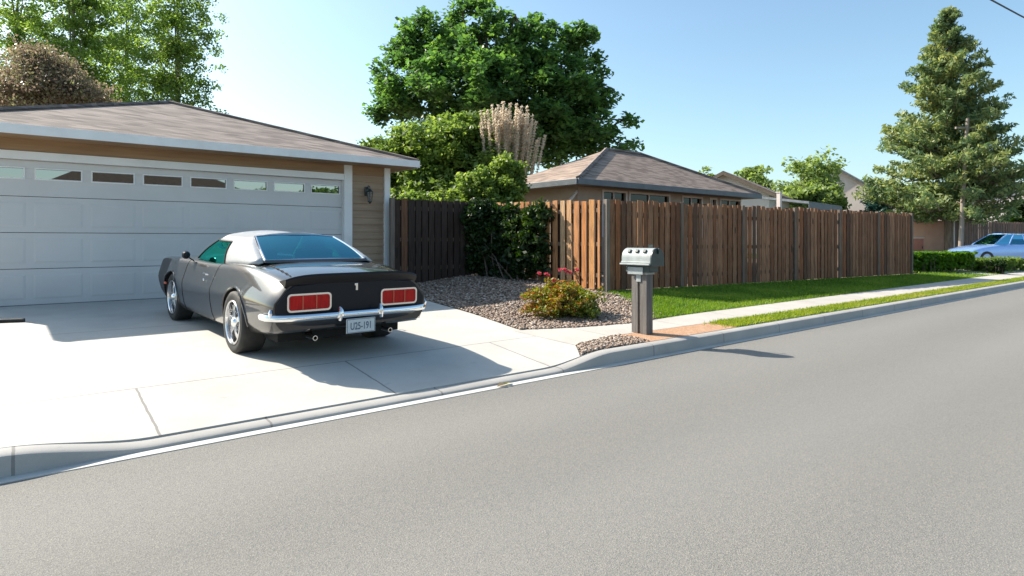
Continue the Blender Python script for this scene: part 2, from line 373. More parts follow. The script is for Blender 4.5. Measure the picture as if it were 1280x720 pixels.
drape('sidewalk', M['walk'], [[(s, slow(s)+(sup(s)-slow(s))*t) for t in (0,.25,.5,.75,1)] for s in arange(5.25, 12, .25) + arange(12.5, 120, 2.5)], .006)
drape('gravel_verge', M['bed'], [[(s, 4.91+(slow(s)-4.91)*t) for t in (0,.5,1)] for s in arange(4.98, 6.1, .12)], -.004)
drape('mulch_verge', M['mulch'], [[(s, 4.91+(slow(s)-4.91)*t) for t in (0,.33,.66,1)] for s in arange(6.1, 8.2, .2)], .004)
drape('grass_verge', M['turf'], [[(s, 4.91+(slow(s)-4.91)*t) for t in (0,.5,1)] for s in arange(8.2, 120, 1.5)], .002)
fenceY = lambda s: 8.57 - (s-9.35)*.0817
bedR = lerpf([(5.9,7.55),(6.3,7.95),(7,8.5),(8,9.2),(8.5,9.35),(12.3,9.35)])
drape('gravel_bed', M['bed'], [[(dedge(v)+.0+(bedR(v)-dedge(v))*t, v if t > .01 else v) for t in arange(0,1,.1)] for v in arange(6.22, 12.35, .3)], -.006)
drape('gravel_bed_front', M['bed'], [[(s, sup(s)+(6.25-sup(s))*t if sup(s) < 6.25 else sup(s)) for t in (0,.5,1)] for s in arange(6.05, 7.9, .2)], -.007)
lawnL = lambda v: bedR(v)
drape('lawn', M['turf'], [[(lawnL(sup(10)+.02+t*2.6)+(1-0)*0 + ((24.6-lawnL(sup(10)+.02+t*2.6))*u), (sup(10)+.0)+t*(fenceY(min(24,lawnL(6)+u*16))-sup(10)-.02)) for u in arange(0,1,.04)] for t in arange(0,1,.08)], .0)
drape('lawn_far', M['turf'], [[(s, 6.03+t*12) for s in arange(24.6, 60, 3)] for t in arange(0,1,.1)], -.002)

# pebbles (uncountable) ------------------------------------------------
def pebbles(name, pts, size, mat, label):
    ico = bmesh.new(); bmesh.ops.create_icosphere(ico, subdivisions=1, radius=1)
    iv = np.array([v.co[:] for v in ico.verts]); fi = np.array([[v.index for v in f.verts] for f in ico.faces]); ico.free()
    n = len(pts); out = np.zeros((n, len(iv), 3), dtype=np.float32)
    for i, (s, v) in enumerate(pts):
        r = size * rng.uniform(.5, 1.35); sc = rng.uniform(.65, 1.2, 3) * r; sc[2] *= .65
        a = rng.uniform(0, 6.28); c, d = math.cos(a), math.sin(a)
        p = iv * sc * rng.uniform(.85, 1.15, (len(iv), 1))
        out[i] = np.stack([p[:,0]*c-p[:,1]*d + s, p[:,0]*d+p[:,1]*c + v, p[:,2] + tz(s, v) + r*.25 + rng.uniform(0,.01)], 1)
    me = bpy.data.meshes.new(name); V = out.reshape(-1, 3)
    Fi = (fi[None] + (np.arange(n)*len(iv))[:,None,None]).reshape(-1)
    me.vertices.add(len(V)); me.vertices.foreach_set('co', V.ravel()); me.loops.add(len(Fi)); me.loops.foreach_set('vertex_index', Fi.astype(np.int32))
    k = len(Fi)//3; me.polygons.add(k); me.polygons.foreach_set('loop_start', np.arange(0, len(Fi), 3, dtype=np.int32)); me.polygons.foreach_set('loop_total', np.full(k, 3, dtype=np.int32))
    me.materials.append(mat); me.update(calc_edges=True); me.shade_smooth()
    o = bpy.data.objects.new(name, me); COL.objects.link(o); return tag(o, label, 'gravel', kind='stuff')
M['pebble'] = None
def m_pebble():
    m, nt, out = nm('pebble'); g = N(nt); p = g.n('BsdfPrincipled'); r = g.n('NewGeometry').outputs['Random Per Island']
    a = g.ramp(r, [(0, (.11,.075,.056)), (.25, (.24,.17,.125)), (.5, (.34,.25,.19)), (.75, (.19,.135,.10)), (.9, (.43,.35,.28)), (1, (.52,.45,.38))])
    g.l(a, p.inputs['Base Color']); p.inputs['Roughness'].default_value = .8; g.l(p.outputs[0], out.inputs[0]); return m
M['pebble'] = m_pebble()
pts = []
while len(pts) < 14000:
    v = 6.0 + 6.3*rng.random()**1.35; s = rng.uniform(5.3, 9.35)
    lo = dedge(v) if v > 6.4 else 5.37 + .8*(6.46-v)/.28
    if s < lo + .02 or s > bedR(v) + rng.normal(0, .1) or s > 9.3 or (s > 5.37 and v < sup(s) + .01): continue
    pts.append((s, v))
pebbles('gravel', pts, .024, M['pebble'], 'brown grey river pebbles covering the bed between driveway and fences')
pts = []
while len(pts) < 900:
    s = rng.uniform(5.02, 6.25); v = rng.uniform(4.93, slow(max(s, 5.25)))
    if s < dedge(v)+.02: continue
    pts.append((s, v))
pebbles('verge_gravel', pts, .020, M['pebble'], 'small patch of grey pebbles in the verge beside the driveway apron')
# grass --------------------------------------------------------------
def grass(name, pts, h, mat, label, w=.006):
    pts = np.array(pts); n = len(pts)
    z = np.array([tz(a, b) for a, b in pts]); a = rng.uniform(0, 6.28, n); hh = h*rng.uniform(.55, 1.25, n); ww = w*rng.uniform(.7, 1.4, n)
    b = np.stack([pts[:,0], pts[:,1], z-.005], 1); d = np.stack([np.cos(a)*ww, np.sin(a)*ww, 0*a], 1)
    ln = rng.normal(0, .35, (n, 2)) * hh[:,None]; tip = b + np.stack([ln[:,0], ln[:,1], hh], 1)
    V = np.stack([b-d, b+d, tip], 1).reshape(-1, 3)
    return tag(npmesh(name, V, 3, mat), label, 'grass', kind='stuff')
M['grass'] = leafmat('grass_blades', [(.15, (.08,.16,.02)), (.45, (.15,.26,.035)), (.75, (.25,.35,.06)), (1, (.38,.41,.11))], .4, .6)
M['grass_dry'] = leafmat('dry_grass_blades', [(.1, (.15,.24,.03)), (.45, (.26,.34,.045)), (.75, (.36,.38,.08)), (1, (.44,.38,.14))], .4, .6)
pts = []
while len(pts) < 70000:
    s = 7.6 + 17*rng.random()**1.5; v = rng.uniform(6.0, 8.7)
    if v > fenceY(s) - .03 or v < sup(s)+.0 or s < bedR(v) + rng.normal(0, .07): continue
    pts.append((s, v))
grass('lawn_grass', pts, .055, M['grass'], 'green lawn grass between the fence and the sidewalk', .007)
pts = []
while len(pts) < 24000:
    s = 7.9 + 24*rng.random()**1.7; v = rng.uniform(4.92, slow(s)+.02)
    if s < 8.25 + rng.normal(0, .12): continue
    pts.append((s, v))
grass('verge_grass', pts, .05, M['grass_dry'], 'yellow green verge grass between the sidewalk and the kerb', .008)
pts = []
while len(pts) < 12000:
    s = rng.uniform(24, 42); v = rng.uniform(6.02, 11)
    pts.append((s, v))
grass('far_lawn_grass', pts, .06, M['grass'], 'patch of lawn around the low hedge beyond the fence', .014)
# ------------------------------------------------------------------ foliage
def leaves(centers, n, spread, size, flat=.5, aspect=1.7):
    """n diamond leaves scattered round the given clump centres -> (n*4,3)"""
    c = np.asarray(centers); idx = rng.integers(0, len(c), n)
    d = rng.normal(0, 1, (n, 3)); d /= np.linalg.norm(d, axis=1)[:,None]; d *= (rng.random(n)**.5)[:,None]
    sp = spread if np.isscalar(spread) else np.asarray(spread)[idx][:,None]
    p = c[idx] + d*sp*np.array([1,1,.7])
    nrm = rng.normal(0, 1, (n, 3)); nrm[:,2] = np.abs(nrm[:,2]) + flat; nrm /= np.linalg.norm(nrm, axis=1)[:,None]
    t = np.cross(nrm, rng.normal(0, 1, (n, 3))); t /= np.linalg.norm(t, axis=1)[:,None]; b = np.cross(nrm, t)
    sz = size*rng.uniform(.6, 1.35, n)[:,None]
    return np.stack([p - t*sz*aspect*.5, p + b*sz*.5 - nrm*sz*.08, p + t*sz*aspect*.5, p - b*sz*.5 - nrm*sz*.08], 1).reshape(-1, 3)
def clumps(blobs, n, shell=.6):
    """clump centres inside ellipsoids (cx,cy,cz,rx,ry,rz), biased to the shell"""
    w = np.array([b[3]*b[4]*b[5] for b in blobs])**.67; w /= w.sum(); out = []
    for b, k in zip(blobs, rng.multinomial(n, w)):
        d = rng.normal(0, 1, (k, 3)); d /= np.linalg.norm(d, axis=1)[:,None]
        r = shell + (1-shell)*rng.random(k)**.7; r *= rng.uniform(.75, 1.22, k)
        out.append(np.array(b[:3]) + d*r[:,None]*np.array(b[3:6]))
    return np.concatenate(out)
def limbs(mb, base, top, blobs, cl, r0, nb=40, n=7):
    base, top = Vector(base), Vector(top)
    mb.tube([base, base.lerp(top, .3)+Vector((random.uniform(-.1,.1)*r0*4,)*2+(0,)), base.lerp(top, .65), top], [r0*1.25, r0, r0*.6, r0*.12], n)
    for b in blobs:
        c = Vector(b[:3]); st = base.lerp(top, random.uniform(.3, .75)); st.z = min(st.z, c.z)
        mid = st.lerp(c, .5) + Vector((0,0,random.uniform(-.1,.25)*(c-st).length)); mb.tube([st, mid, c], [r0*.4, r0*.26, r0*.1], 6)
    B = [Vector(b[:3]) for b in blobs]
    for i in rng.choice(len(cl), min(nb, len(cl)), replace=False):
        p = Vector(cl[i]); c = min(B, key=lambda q: (q-p).length)
        mb.tube([c, c.lerp(p, .5)+Vector((0,0,.1)), p], [r0*.14, r0*.09, r0*.03], 5)
def tree(name, label, cat, base, H, blobs, nclump, nleaf, spread, size, lmat, bmat, r0, shell=.55, nb=60, group=None, flat=.5, top=None):
    t = thing(name, label, cat, base, 0, group); x, y, z = base
    bl = [(x+b[0], y+b[1], z+b[2], b[3], b[4], b[5]) for b in blobs]
    cl = clumps(bl, nclump, shell); cl = cl[cl[:,2] > z+.15]
    mb = MB(); limbs(mb, base, top or (x, y, z+H*.85), bl, cl, r0, nb); mb.build('trunk', bmat, t, smooth=True, off=base)
    npmesh('crown', leaves(cl, nleaf, spread, size, flat), 4, lmat, t, base); return t
# camera-ground helper used only to read off plan positions: heading 39 deg right of the yard axis
def P(px, Y):
    a = (px-640)/770; return Y*(.629+.777*a), Y*(.777-.629*a)
def Zp(py, Y): return 1.42 + (300-py)/770*Y
g1 = [(.1, (.045,.095,.04)), (.4, (.085,.17,.06)), (.7, (.14,.25,.075)), (1, (.24,.35,.10))]
M['leaf_big'] = leafmat('broad_leaf_green', g1, .5)
M['leaf_yellow'] = leafmat('yellow_green_leaf', [(.1, (.075,.13,.03)), (.45, (.14,.22,.05)), (.75, (.22,.31,.07)), (1, (.33,.39,.11))], .5, sat=1.1)
M['leaf_pop'] = leafmat('poplar_leaf', [(.1, (.09,.16,.05)), (.45, (.16,.25,.07)), (.75, (.24,.34,.10)), (1, (.34,.43,.15))], .55)
M['leaf_vine'] = leafmat('vine_leaf', [(.1, (.010,.025,.007)), (.6, (.025,.055,.012)), (.85,(.05,.09,.02)), (1, (.12,.18,.035))], .3)
M['leaf_brown'] = leafmat('dry_brown_twigs', [(.1, (.15,.11,.075)), (.42, (.25,.19,.13)), (.58, (.19,.21,.08)), (.75, (.28,.21,.15)), (1, (.38,.31,.2))], .4, sat=1)
M['leaf_pale'] = leafmat('pale_spring_leaf', [(.1, (.14,.20,.07)), (.5, (.22,.30,.10)), (1, (.33,.41,.16))], .45)
M['leaf_conifer'] = leafmat('conifer_needles', [(.1, (.07,.13,.07)), (.4, (.15,.22,.095)), (.7, (.29,.33,.13)), (1, (.44,.43,.19))], .4)
M['leaf_blue'] = leafmat('blue_needles', [(.1, (.015,.05,.045)), (.6, (.03,.09,.075)), (1, (.06,.13,.1))], .15)
M['leaf_shrub'] = leafmat('mixed_shrub_leaf', [(.05, (.05,.09,.015)), (.35, (.13,.19,.03)), (.6, (.27,.30,.05)), (.72, (.36,.17,.05)), (.9, (.34,.12,.05)), (1, (.42,.33,.09))], .35)
M['flower'] = leafmat('red_flower', [(0, (.5,.03,.06)), (1, (.65,.12,.14))], .3, sat=1)
M['plume'] = leafmat('cream_plume', [(0, (.48,.42,.32)), (1, (.72,.64,.52))], .5, sat=1)
M['hedge'] = leafmat('hedge_leaf', [(.1, (.04,.12,.012)), (.5, (.09,.21,.018)), (1, (.18,.30,.03))], .4)
# big round tree behind the neighbour's roof
x, y = P(620, 46); S = 46/770
def pxblob(px, py, rpx, rpy, Y, x0, y0, dv=0, ry=None):
    a, b = P(px, Y+dv); r = rpx*Y/770; return (a-x0, b-y0, Zp(py, Y)-.6, r, r if ry is None else ry, rpy*Y/770)
bb = [pxblob(*k, 46, x, y, d) for *k, d in [(610,70,62,62,0),(540,55,48,42,1),(680,68,58,46,0),(520,110,55,45,-2),(590,125,75,50,-3),(685,135,72,60,-1),(732,130,36,60,1),(490,135,30,28,0),(590,22,38,30,1),(650,110,65,70,3),(712,172,64,32,0),(620,165,90,50,2),(578,16,13,14,0),(602,2,12,12,1),(500,54,18,14,0),(643,24,16,14,-1),(718,48,18,18,0),(742,70,14,14,1),(768,112,13,13,0),(780,150,12,12,0),(786,182,14,9,0),(466,125,12,12,0),(478,92,13,12,1),(532,28,16,14,0)]]
tree('round_tree', 'tall dark green broadleaf tree towering behind the brown roofed house', 'tree', (x, y, .6), 19, bb, 760, 62000, .9, .25, M['leaf_big'], M['bark'], .45, shell=.45, nb=110, flat=.9)
# yellow-green tree behind the fence
x, y = P(563, 22)
bb = [pxblob(*k, 22, x, y, d) for *k, d in [(560,185,62,42,0),(500,205,42,34,.3),(520,180,40,28,.5),(606,186,38,36,.5),(590,215,60,36,0),(632,208,26,32,-.6),(618,176,26,26,.2),(530,232,60,26,-.2),(625,215,36,38,.2),(475,185,22,18,.5),(585,160,36,24,.6),(560,262,70,30,.2)]]
tree('small_tree', 'bushy yellow green tree rising over the dark fence beside the garage', 'tree', (x, y, .6), 4.6, bb, 520, 36000, .42, .115, M['leaf_yellow'], M['bark'], .14, shell=.4, nb=60)
x, y = P(628, 16.6); z0 = .5
tree('leafy_shrub', 'leafy green shrub standing behind the fence corner against the brown roof eave', 'shrub', (x, y, z0), 2.6, [pxblob(*k, 16.6, x, y, 0) for k in [(626,224,22,24),(606,236,24,22),(640,234,17,20),(620,252,36,20),(646,212,9,14),(585,246,26,20),(555,252,26,16),(520,250,28,18),(632,206,14,16),(600,218,22,18)]], 320, 15000, .22, .08, M['leaf_yellow'], M['bark'], .06, nb=30)
# poplars behind the garage
def poplar(px, Y, H, w, label, n=11000, z0=3.2):
    x, y = P(px, Y); bl = []
    for i in range(9):
        t = i/8; zz = z0 + (H-z0)*t; ww = w*(1-.4*t**2.5)*random.uniform(.85, 1.15)
        bl.append((random.gauss(0,.15)*ww, random.gauss(0,.15)*ww, zz, ww, ww, (H-z0)/8*.9))
    return tree('poplar_tree', label, 'tree', (x, y, .5), H*1.15, bl, 700, n, .62, .125, M['leaf_pop'], M['bark_pale'], .2, shell=.02, nb=200, group='tall airy trees behind the garage', flat=.1)
poplar(222, 44, 21, 3.3, 'rightmost tall airy poplar with a pale trunk standing clear above the garage roof', 40000)
poplar(92, 43, 22, 4.2, 'tall airy poplar behind the garage rising between its two neighbours', 42000)
poplar(22, 45, 22, 4.2, 'leftmost tall airy poplar at the frame edge behind the garage roof', 40000)
poplar(158, 52, 22, 4.6, 'airy poplar set farther back in the gap behind the garage peak', 40000)
# brown dry shrub above the garage roof
x, y = P(55, 27)
bb = [pxblob(*k, 27, x, y, 0) for k in [(50,95,48,40),(12,112,40,30),(92,108,36,26),(60,120,75,28),(42,68,26,20),(112,122,26,18),(75,85,20,16)]]
tree('brown_shrub', 'tall dry brown twiggy shrub showing above the garage roof', 'shrub', (x, y, .5), 7.6, bb, 900, 26000, .5, .075, M['leaf_brown'], M['bark'], .16, shell=.2, nb=400, flat=0)
# pale plumed grass bush
x, y = P(632, 21.2); t = thing('plume_shrub', 'tall shrub with cream feathery plumes between the yellow green tree and brown roof', 'shrub', (x, y, .5))
mb = MB(); V = []
for i in range(95):
    px = random.triangular(596, 670, 640); dx = (px-628)/770*21.2; topz = 5.75 + random.uniform(-.45, .3) - max(0, dx-.2)*1.0 - max(0, -dx)*.5
    bx, by = x + random.uniform(-.2,.2), y + random.uniform(-.2,.2)
    tx, ty = x + dx*.777 + random.uniform(-.25,.25), y - dx*.629 + random.uniform(-.5,.5)
    p0 = Vector((bx, by, .5)); p2 = Vector((tx, ty, topz)); p1 = Vector((tx*.7+bx*.3, ty*.7+by*.3, topz*.62))
    mb.tube([p0, p1, p2], [.012,.008,.004], 4)
    for q in range(16): V.append(p1.lerp(p2, .35 + .7*q/15)[:])
mb.build('stem', M['plume'], t, off=(x, y, .5))
npmesh('plumes', leaves(V, 24000, .04, .03, 0, 4.5), 4, M['plume'], t, (x, y, .5))
# distant trees
def dtree(px, py_top, Y, wpx, label, mat, nl=7000, size=.22, shell=.3, cl=150, sp=.55):
    x, y = P(px, Y); H = Zp(py_top, Y)-.5; w = wpx*Y/770
    bl = [(random.uniform(-.35,.35)*w, random.uniform(-.35,.35)*w, H*random.uniform(.5,.86), w*.36, w*.36, H*.16) for _ in range(7)] + [(0,0,H*.86,w*.2,w*.2,H*.11)]
    return tree('distant_tree', label, 'tree', (x, y, .4), H, bl, cl, nl, sp, size, mat, M['bark_pale'], .14, shell, 50, group='small trees far behind the fence')
dtree(885, 203, 58, 34, 'low green treetop just left of the small gable roof', M['leaf_pale'])
dtree(938, 202, 56, 40, 'yellow green treetop right of the small gable roof', M['leaf_pale'])
dtree(1005, 184, 46, 70, 'taller thin crowned pale green tree behind the blue grey shed roof', M['leaf_pale'], 5200, .2, .5, 170, .7)
dtree(1022, 226, 38, 46, 'bushy yellow green tree before the pale gabled house', M['leaf_pale'], 7500, .2, .3, 140, .5)
dtree(1277, 250, 40, 30, 'small green tree at the right frame edge above the far fence', M['leaf_vine'], 3000)
# conifers
def conifer(name, label, px, Y, H, w, mat, n_br, tufts, size, z0=1.4, off=.5):
    x, y = P(px, Y); t = thing(name, label, 'tree', (x, y, .3)); mb = MB(); mb.tube([(0,0,-.1),(0,0,H*.5),(0,0,H)], [H*.017,H*.010,.02], 8)
    C = []; SPR = []
    for i in range(n_br):
        f = (i+random.random())/n_br; zz = z0 + (H-z0)*f; L = w*(1-f)**.92*1.06*random.uniform(.72,1.12)*(1 if f > .06 else .8) + .2
        a = random.uniform(0, 6.28); rise = L*(.05+.45*f); sag = -L*.14
        tip = Vector((math.cos(a)*L, math.sin(a)*L, zz+rise)); st = Vector((0,0,zz)); mid = st.lerp(tip,.55)+Vector((0,0,sag))
        mb.tube([st, mid, tip], [.05*(1-f)+.012,.03*(1-f)+.008,.006], 5)
        k = max(3, int(tufts*L/w))
        for q in range(k):
            u = (q+.8)/k; p = (1-u)**2*st+2*u*(1-u)*mid+u*u*tip
            sd = Vector((-math.sin(a), math.cos(a), 0))*random.uniform(-1,1)*L*.22*(1.15-u*.6)
            C.append((p+sd+Vector((0,0,random.uniform(-.05,.12))))[:]); SPR.append(.20+.10*(1-f))
    for q in range(14): C.append((random.uniform(-.1,.1), random.uniform(-.1,.1), H-q*.12)); SPR.append(.14)
    mb.build('trunk', M['bark'], t, smooth=True)
    npmesh('crown', leaves(C, len(C)*34, np.array(SPR)*off/.5, size, .0, 3.2), 4, mat, t)
    return t
conifer('conifer_tree', 'tall cone shaped evergreen tree standing beyond the end of the fence', 1186, 33, 13.3, 3.9, M['leaf_conifer'], 235, 13, .09, 2.3, .62)
conifer('small_conifer', 'small blue green conifer poking above the fence left of the tall evergreen', 1096, 36, 4.4, 1.1, M['leaf_blue'], 50, 7, .10, 1.0)
# vine on the fence corner
x, y = 9.0, 11.2; t = thing('vine', 'dense dark ivy mass climbing the fence corner behind the red flowered shrub', 'vine', (x, y, tz(x, y)))
bl = [(9.0,11.7,1.0,.45,.5,1.0),(9.05,11.0,.9,.35,.55,.95),(9.1,10.5,1.2,.28,.35,.8),(8.8,11.9,1.6,.5,.3,.75),(8.7,11.95,.9,.35,.3,.75),(9.2,10.5,1.7,.25,.5,.35),(9.15,11.5,1.75,.35,.6,.35),(8.7,12.0,1.7,.5,.25,.35),(9.12,10.3,.7,.22,.25,.4)]
bl = [(a,b,c+.25,d,e,f*.9) for a,b,c,d,e,f in bl]
cl = clumps(bl, 620, .5); cl = cl[(cl[:,2] > .45) & (cl[:,2] < 2.38)]
mb = MB()
for i in range(26):
    p = Vector(cl[i]); q = Vector((9.1+random.uniform(-.5,.1), 11.3+random.uniform(-.8,.6), .4)); mb.tube([q, q.lerp(p,.5)+Vector((random.uniform(-.1,.1),0,.1)), p], [.02,.014,.006], 5)
mb.build('stems', M['bark'], t, off=(x, y, tz(x, y)))
npmesh('leaves', leaves(cl, 15000, .15, .062, .0), 4, M['leaf_vine'], t, (x, y, tz(x, y)))
# red-tipped shrub in the gravel
x, y = 6.72, 7.05; z0 = tz(x, y); t = thing('flowering_shrub', 'low rounded green and rust coloured shrub with red blossoms in the gravel bed', 'shrub', (x, y, z0))
bl = [(x+a*1.05, y+b*1.05, z0+c*1.18, d*1.08, d*1.08, e*1.2) for a,b,c,d,e in [(0,0,.22,.42,.22),(-.28,.15,.2,.3,.2),(.3,-.15,.2,.32,.2),(.12,.2,.28,.3,.2),(-.1,-.15,.25,.32,.2),(.36,.1,.2,.25,.17),(-.3,-.05,.12,.28,.13),(.1,-.32,.12,.28,.12)]]
cl = clumps(bl, 330, .6); cl = cl[cl[:,2] > z0+.03]
mb = MB()
for i in range(60): mb.tube([(x+random.uniform(-.1,.1), y+random.uniform(-.1,.1), z0), Vector((x,y,z0+.1)).lerp(Vector(cl[i]), .6), cl[i]], [.008,.006,.003], 4)
mb.build('branches', M['bark'], t, off=(x, y, z0))
npmesh('foliage', leaves(cl, 11000, .085, .030, .3), 4, M['leaf_shrub'], t, (x, y, z0))
for k in range(9):
    a = (-.28+.09*k+random.uniform(-.05,.05))*.8; c = (x+a*.777+.02, y-a*.629+.2, z0+random.uniform(.52,.74)); mb = MB()
    mb.tube([(c[0], c[1]-.03, z0+.3), c], [.003,.002], 4); mb.build('flower_stalk', M['bark'], t, off=(x, y, z0))
    npmesh('blossom', leaves([c], 26, .032, .03, 0, 1.2), 4, M['flower'], t, (x, y, z0))
# low hedge and companions at the far right
def hedge(name, label, pts, w, h, n, mat, size=.07):
    x, y = pts[0]; z0 = tz(x, y); t = thing(name, label, 'hedge', (x, y, z0)); C = []
    for (a, b), (c, d) in zip(pts, pts[1:]):
        L = math.hypot(c-a, d-b); k = int(L*w*h*900)+10; nx, ny = -(d-b)/L, (c-a)/L
        u = rng.random(k); q = rng.uniform(-.5,.5,k)*w; zz = rng.random(k)**.7*h
        C.append(np.stack([a+(c-a)*u+nx*q, b+(d-b)*u+ny*q, z0+zz], 1))
    C = np.concatenate(C); mb = MB(); mb.tube([(a, b, z0+.02) for a, b in pts], .02, 5)
    C[:, 1] += 0
    for i in range(0, len(C), max(1, len(C)//60)): mb.tube([(C[i][0], C[i][1], z0-.02), C[i]], [.015,.006], 5)
    mb.build('stems', M['bark'], t, off=(x, y, z0)); npmesh('foliage', leaves(C, n, .06, size, .2), 4, mat, t, (x, y, z0)); return t
hedge('hedge', 'long clipped green hedge in front of the terracotta wall', [(24.3,8.3),(27.4,7.1)], .7, .62, 22000, M['hedge'])
hedge('low_shrub', 'bright yellow green low shrub at the right end of the clipped hedge', [(27.6,7.0),(31.0,6.5)], .8, .45, 14000, M['leaf_yellow'])
hedge('dark_shrub', 'small dark rounded shrub beside the sidewalk at the right frame edge', [(27.0,6.25),(27.35,6.15)], .4, .42, 3500, M['leaf_vine'])
# ------------------------------------------------------------------ fences
def board(mb, a, b, z0, z1, th, n):   # a,b plan ends
    a, b = Vector(a), Vector(b); d = (b-a); nn = Vector((-d.y, d.x)).normalized()*th*.5; l = .012
    t1 = z1 + random.uniform(-.012,.012)
    lo = [(a-nn), (b-nn), (b+nn), (a+nn)]
    vs = [(p.x, p.y, z0) for p in lo] + [(p.x, p.y, z1 if i in (0,3) else t1) for i, p in enumerate(lo)]
    mb.add(vs, [(0,3,2,1),(4,5,6,7),(0,1,5,4),(1,2,6,5),(2,3,7,6),(3,0,4,7)])
def fence(name, label, a, b, zt, mat, secs, bw=.135, gap=.042, backmat=None, postends=(1,1), group=None, jag=.02, cap=False, outer=-1):
    """outer: which side (in local normal) shows the boards"""
    A, B = Vector(a), Vector(b); L = (B-A).length; d = (B-A)/L; nn = Vector((-d.y, d.x))*outer
    z0 = tz(*a); t = thing(name, label, 'fence', (a[0], a[1], z0), 0, group); off = (a[0], a[1], z0)
    for k in range(secs):
        s0, s1 = L*k/secs+.05, L*(k+1)/secs-.05; mb = MB(); q = s0
        while q < s1-.04:
            w = bw*random.uniform(.9,1.08); w = min(w, s1-q)
            p0 = A+d*q+nn*.032; p1 = A+d*(q+w)+nn*(.032+random.uniform(-.006,.006)); m = A+d*(q+w/2); f = q/L
            board(mb, p0, p1, tz(m.x, m.y)+random.uniform(.01,.04), zt[0]+(zt[1]-zt[0])*f+random.uniform(-jag,jag), .018, nn)
            q += w + random.uniform(.6,1.3)*gap
        mb.build('board_panel', mat, t, off=off)
        mb = MB(); q = s0 + bw*.5+gap*.5
        while q < s1-.06:                                   # boards on the other side cover the gaps
            w = bw*random.uniform(.9,1.05); w = min(w, s1-q); m = A+d*(q+w/2); f = q/L
            board(mb, A+d*q-nn*.032, A+d*(q+w)-nn*.032, tz(m.x, m.y)+.03, zt[0]+(zt[1]-zt[0])*f+random.uniform(-jag,jag)-.015, .018, nn)
            q += w + gap
        mb.build('back_boards', backmat or mat, t, off=off)
        for zz in (.28, .92, 1.62):
            mb = MB(); c = A+d*((s0+s1)/2); zb = tz(c.x, c.y)+zz
            mb.obox((c.x, c.y, zb), (d.x*(s1-s0)/2, d.y*(s1-s0)/2, 0), (nn.x*.019, nn.y*.019, 0), (0,0,.042)); mb.build('rail', M['post_brown'], t, off=off)
    for k in range(secs+1):
        if (k == 0 and not postends[0]) or (k == secs and not postends[1]): continue
        c = A+d*(L*k/secs); zz = zt[0]+(zt[1]-zt[0])*k/secs; zb = tz(c.x, c.y); mb = MB()
        mb.obox((c.x+nn.x*.012, c.y+nn.y*.012, (zb-.1+zz+.015)/2), (d.x*.046, d.y*.046, 0), (nn.x*.05, nn.y*.05, 0), (0,0,(zz+.015-zb+.1)/2)); mb.build('post', M['post'] if k == 0 else M['post_brown'], t, off=off, bevel=.004)
    return t
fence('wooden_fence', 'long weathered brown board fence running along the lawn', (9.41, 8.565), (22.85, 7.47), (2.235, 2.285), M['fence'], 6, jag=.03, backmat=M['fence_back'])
fence('wooden_fence', 'short fence return of sunlit orange brown boards behind the flowering shrub', (9.35, 12.15), (9.35, 8.60), (2.33, 2.24), M['fence_sunlit'], 2, bw=.15, gap=.085, backmat=M['fence_back'], outer=-1, postends=(0,0))
fence('wooden_fence', 'dark shaded board fence between the garage corner and the ivy', (6.47, 12.2), (9.32, 12.2), (2.33, 2.34), M['fence_shaded'], 1, bw=.15, gap=.03, jag=.012)
# ------------------------------------------------------------------ garage
GX, GY, GZ = -.85, 12.5, .35
t = thing('garage', 'single storey tan garage with brown shingle hip roof and wide white door', 'garage', (GX, GY, GZ)); O = (GX, GY, GZ)
wt = 3.05; yb = 20.6; dx0, dx1, dz1 = -.55, 5.49, 2.70
mb = MB()
def lap(mb, x0, x1, y, z0, z1, step=.155, fwd=-1, axis='x'):
    z = z0
    while z < z1-.01:
        zt = min(z+step, z1); a, b = y+fwd*.028, y+fwd*.008
        if axis == 'x': mb.add([(x0,a,z),(x1,a,z),(x1,b,zt),(x0,b,zt),(x0,y,z),(x1,y,z)], [(0,1,2,3),(4,5,1,0)])
        else: mb.add([(a,x0,z),(a,x1,z),(b,x1,zt),(b,x0,zt),(y,x0,z),(y,x1,z)], [(0,1,2,3),(4,5,1,0)])
        z = zt
mb.box(dx1+.01, 6.5, 12.5, 12.62, .3, wt); mb.box(GX, dx0-.01, 12.5, 12.62, .3, wt)
mb.box(dx0-.01, dx1+.01, 12.5, 12.62, dz1+.01, wt)
mb.box(6.38, 6.5, 12.62, yb, .3, wt); mb.box(GX, GX+.12, 12.62, yb, .3, wt); mb.box(GX+.12, 6.38, yb-.12, yb, .3, wt)
lap(mb, dx1+.18, 6.42, 12.5, .36, wt); lap(mb, GX, dx0-.15, 12.5, .36, wt); lap(mb, 12.6, yb, 6.5, .4, wt, fwd=1, axis='y'); lap(mb, 12.6, yb, GX, .4, wt, fwd=-1, axis='y')
w = mb.build('wall', M['siding'], t, off=O)
mb = MB(); mb.box(GX, 6.42, 12.462, 12.498, dz1+.135, wt-.0); mb.build('frieze_board', M['siding_brown'], t, off=O, bevel=.003)
mb = MB(); mb.box(dx1-.01, dx1+.17, 12.44, 12.60, .32, wt-.01); mb.build('door_trim', M['trim'], t, off=O, bevel=.004)
mb = MB(); mb.box(dx0-.15, dx0+.01, 12.44, 12.60, .32, dz1); mb.build('door_trim', M['trim'], t, off=O, bevel=.004)
mb = MB(); mb.box(dx0-.15, dx1-.012, 12.442, 12.60, dz1, dz1+.13); mb.build('door_trim', M['trim'], t, off=O, bevel=.004)
mb = MB(); mb.box(6.42, 6.56, 12.43, 12.62, .34, wt-.01); mb.build('corner_board', M['trim'], t, off=O, bevel=.004)
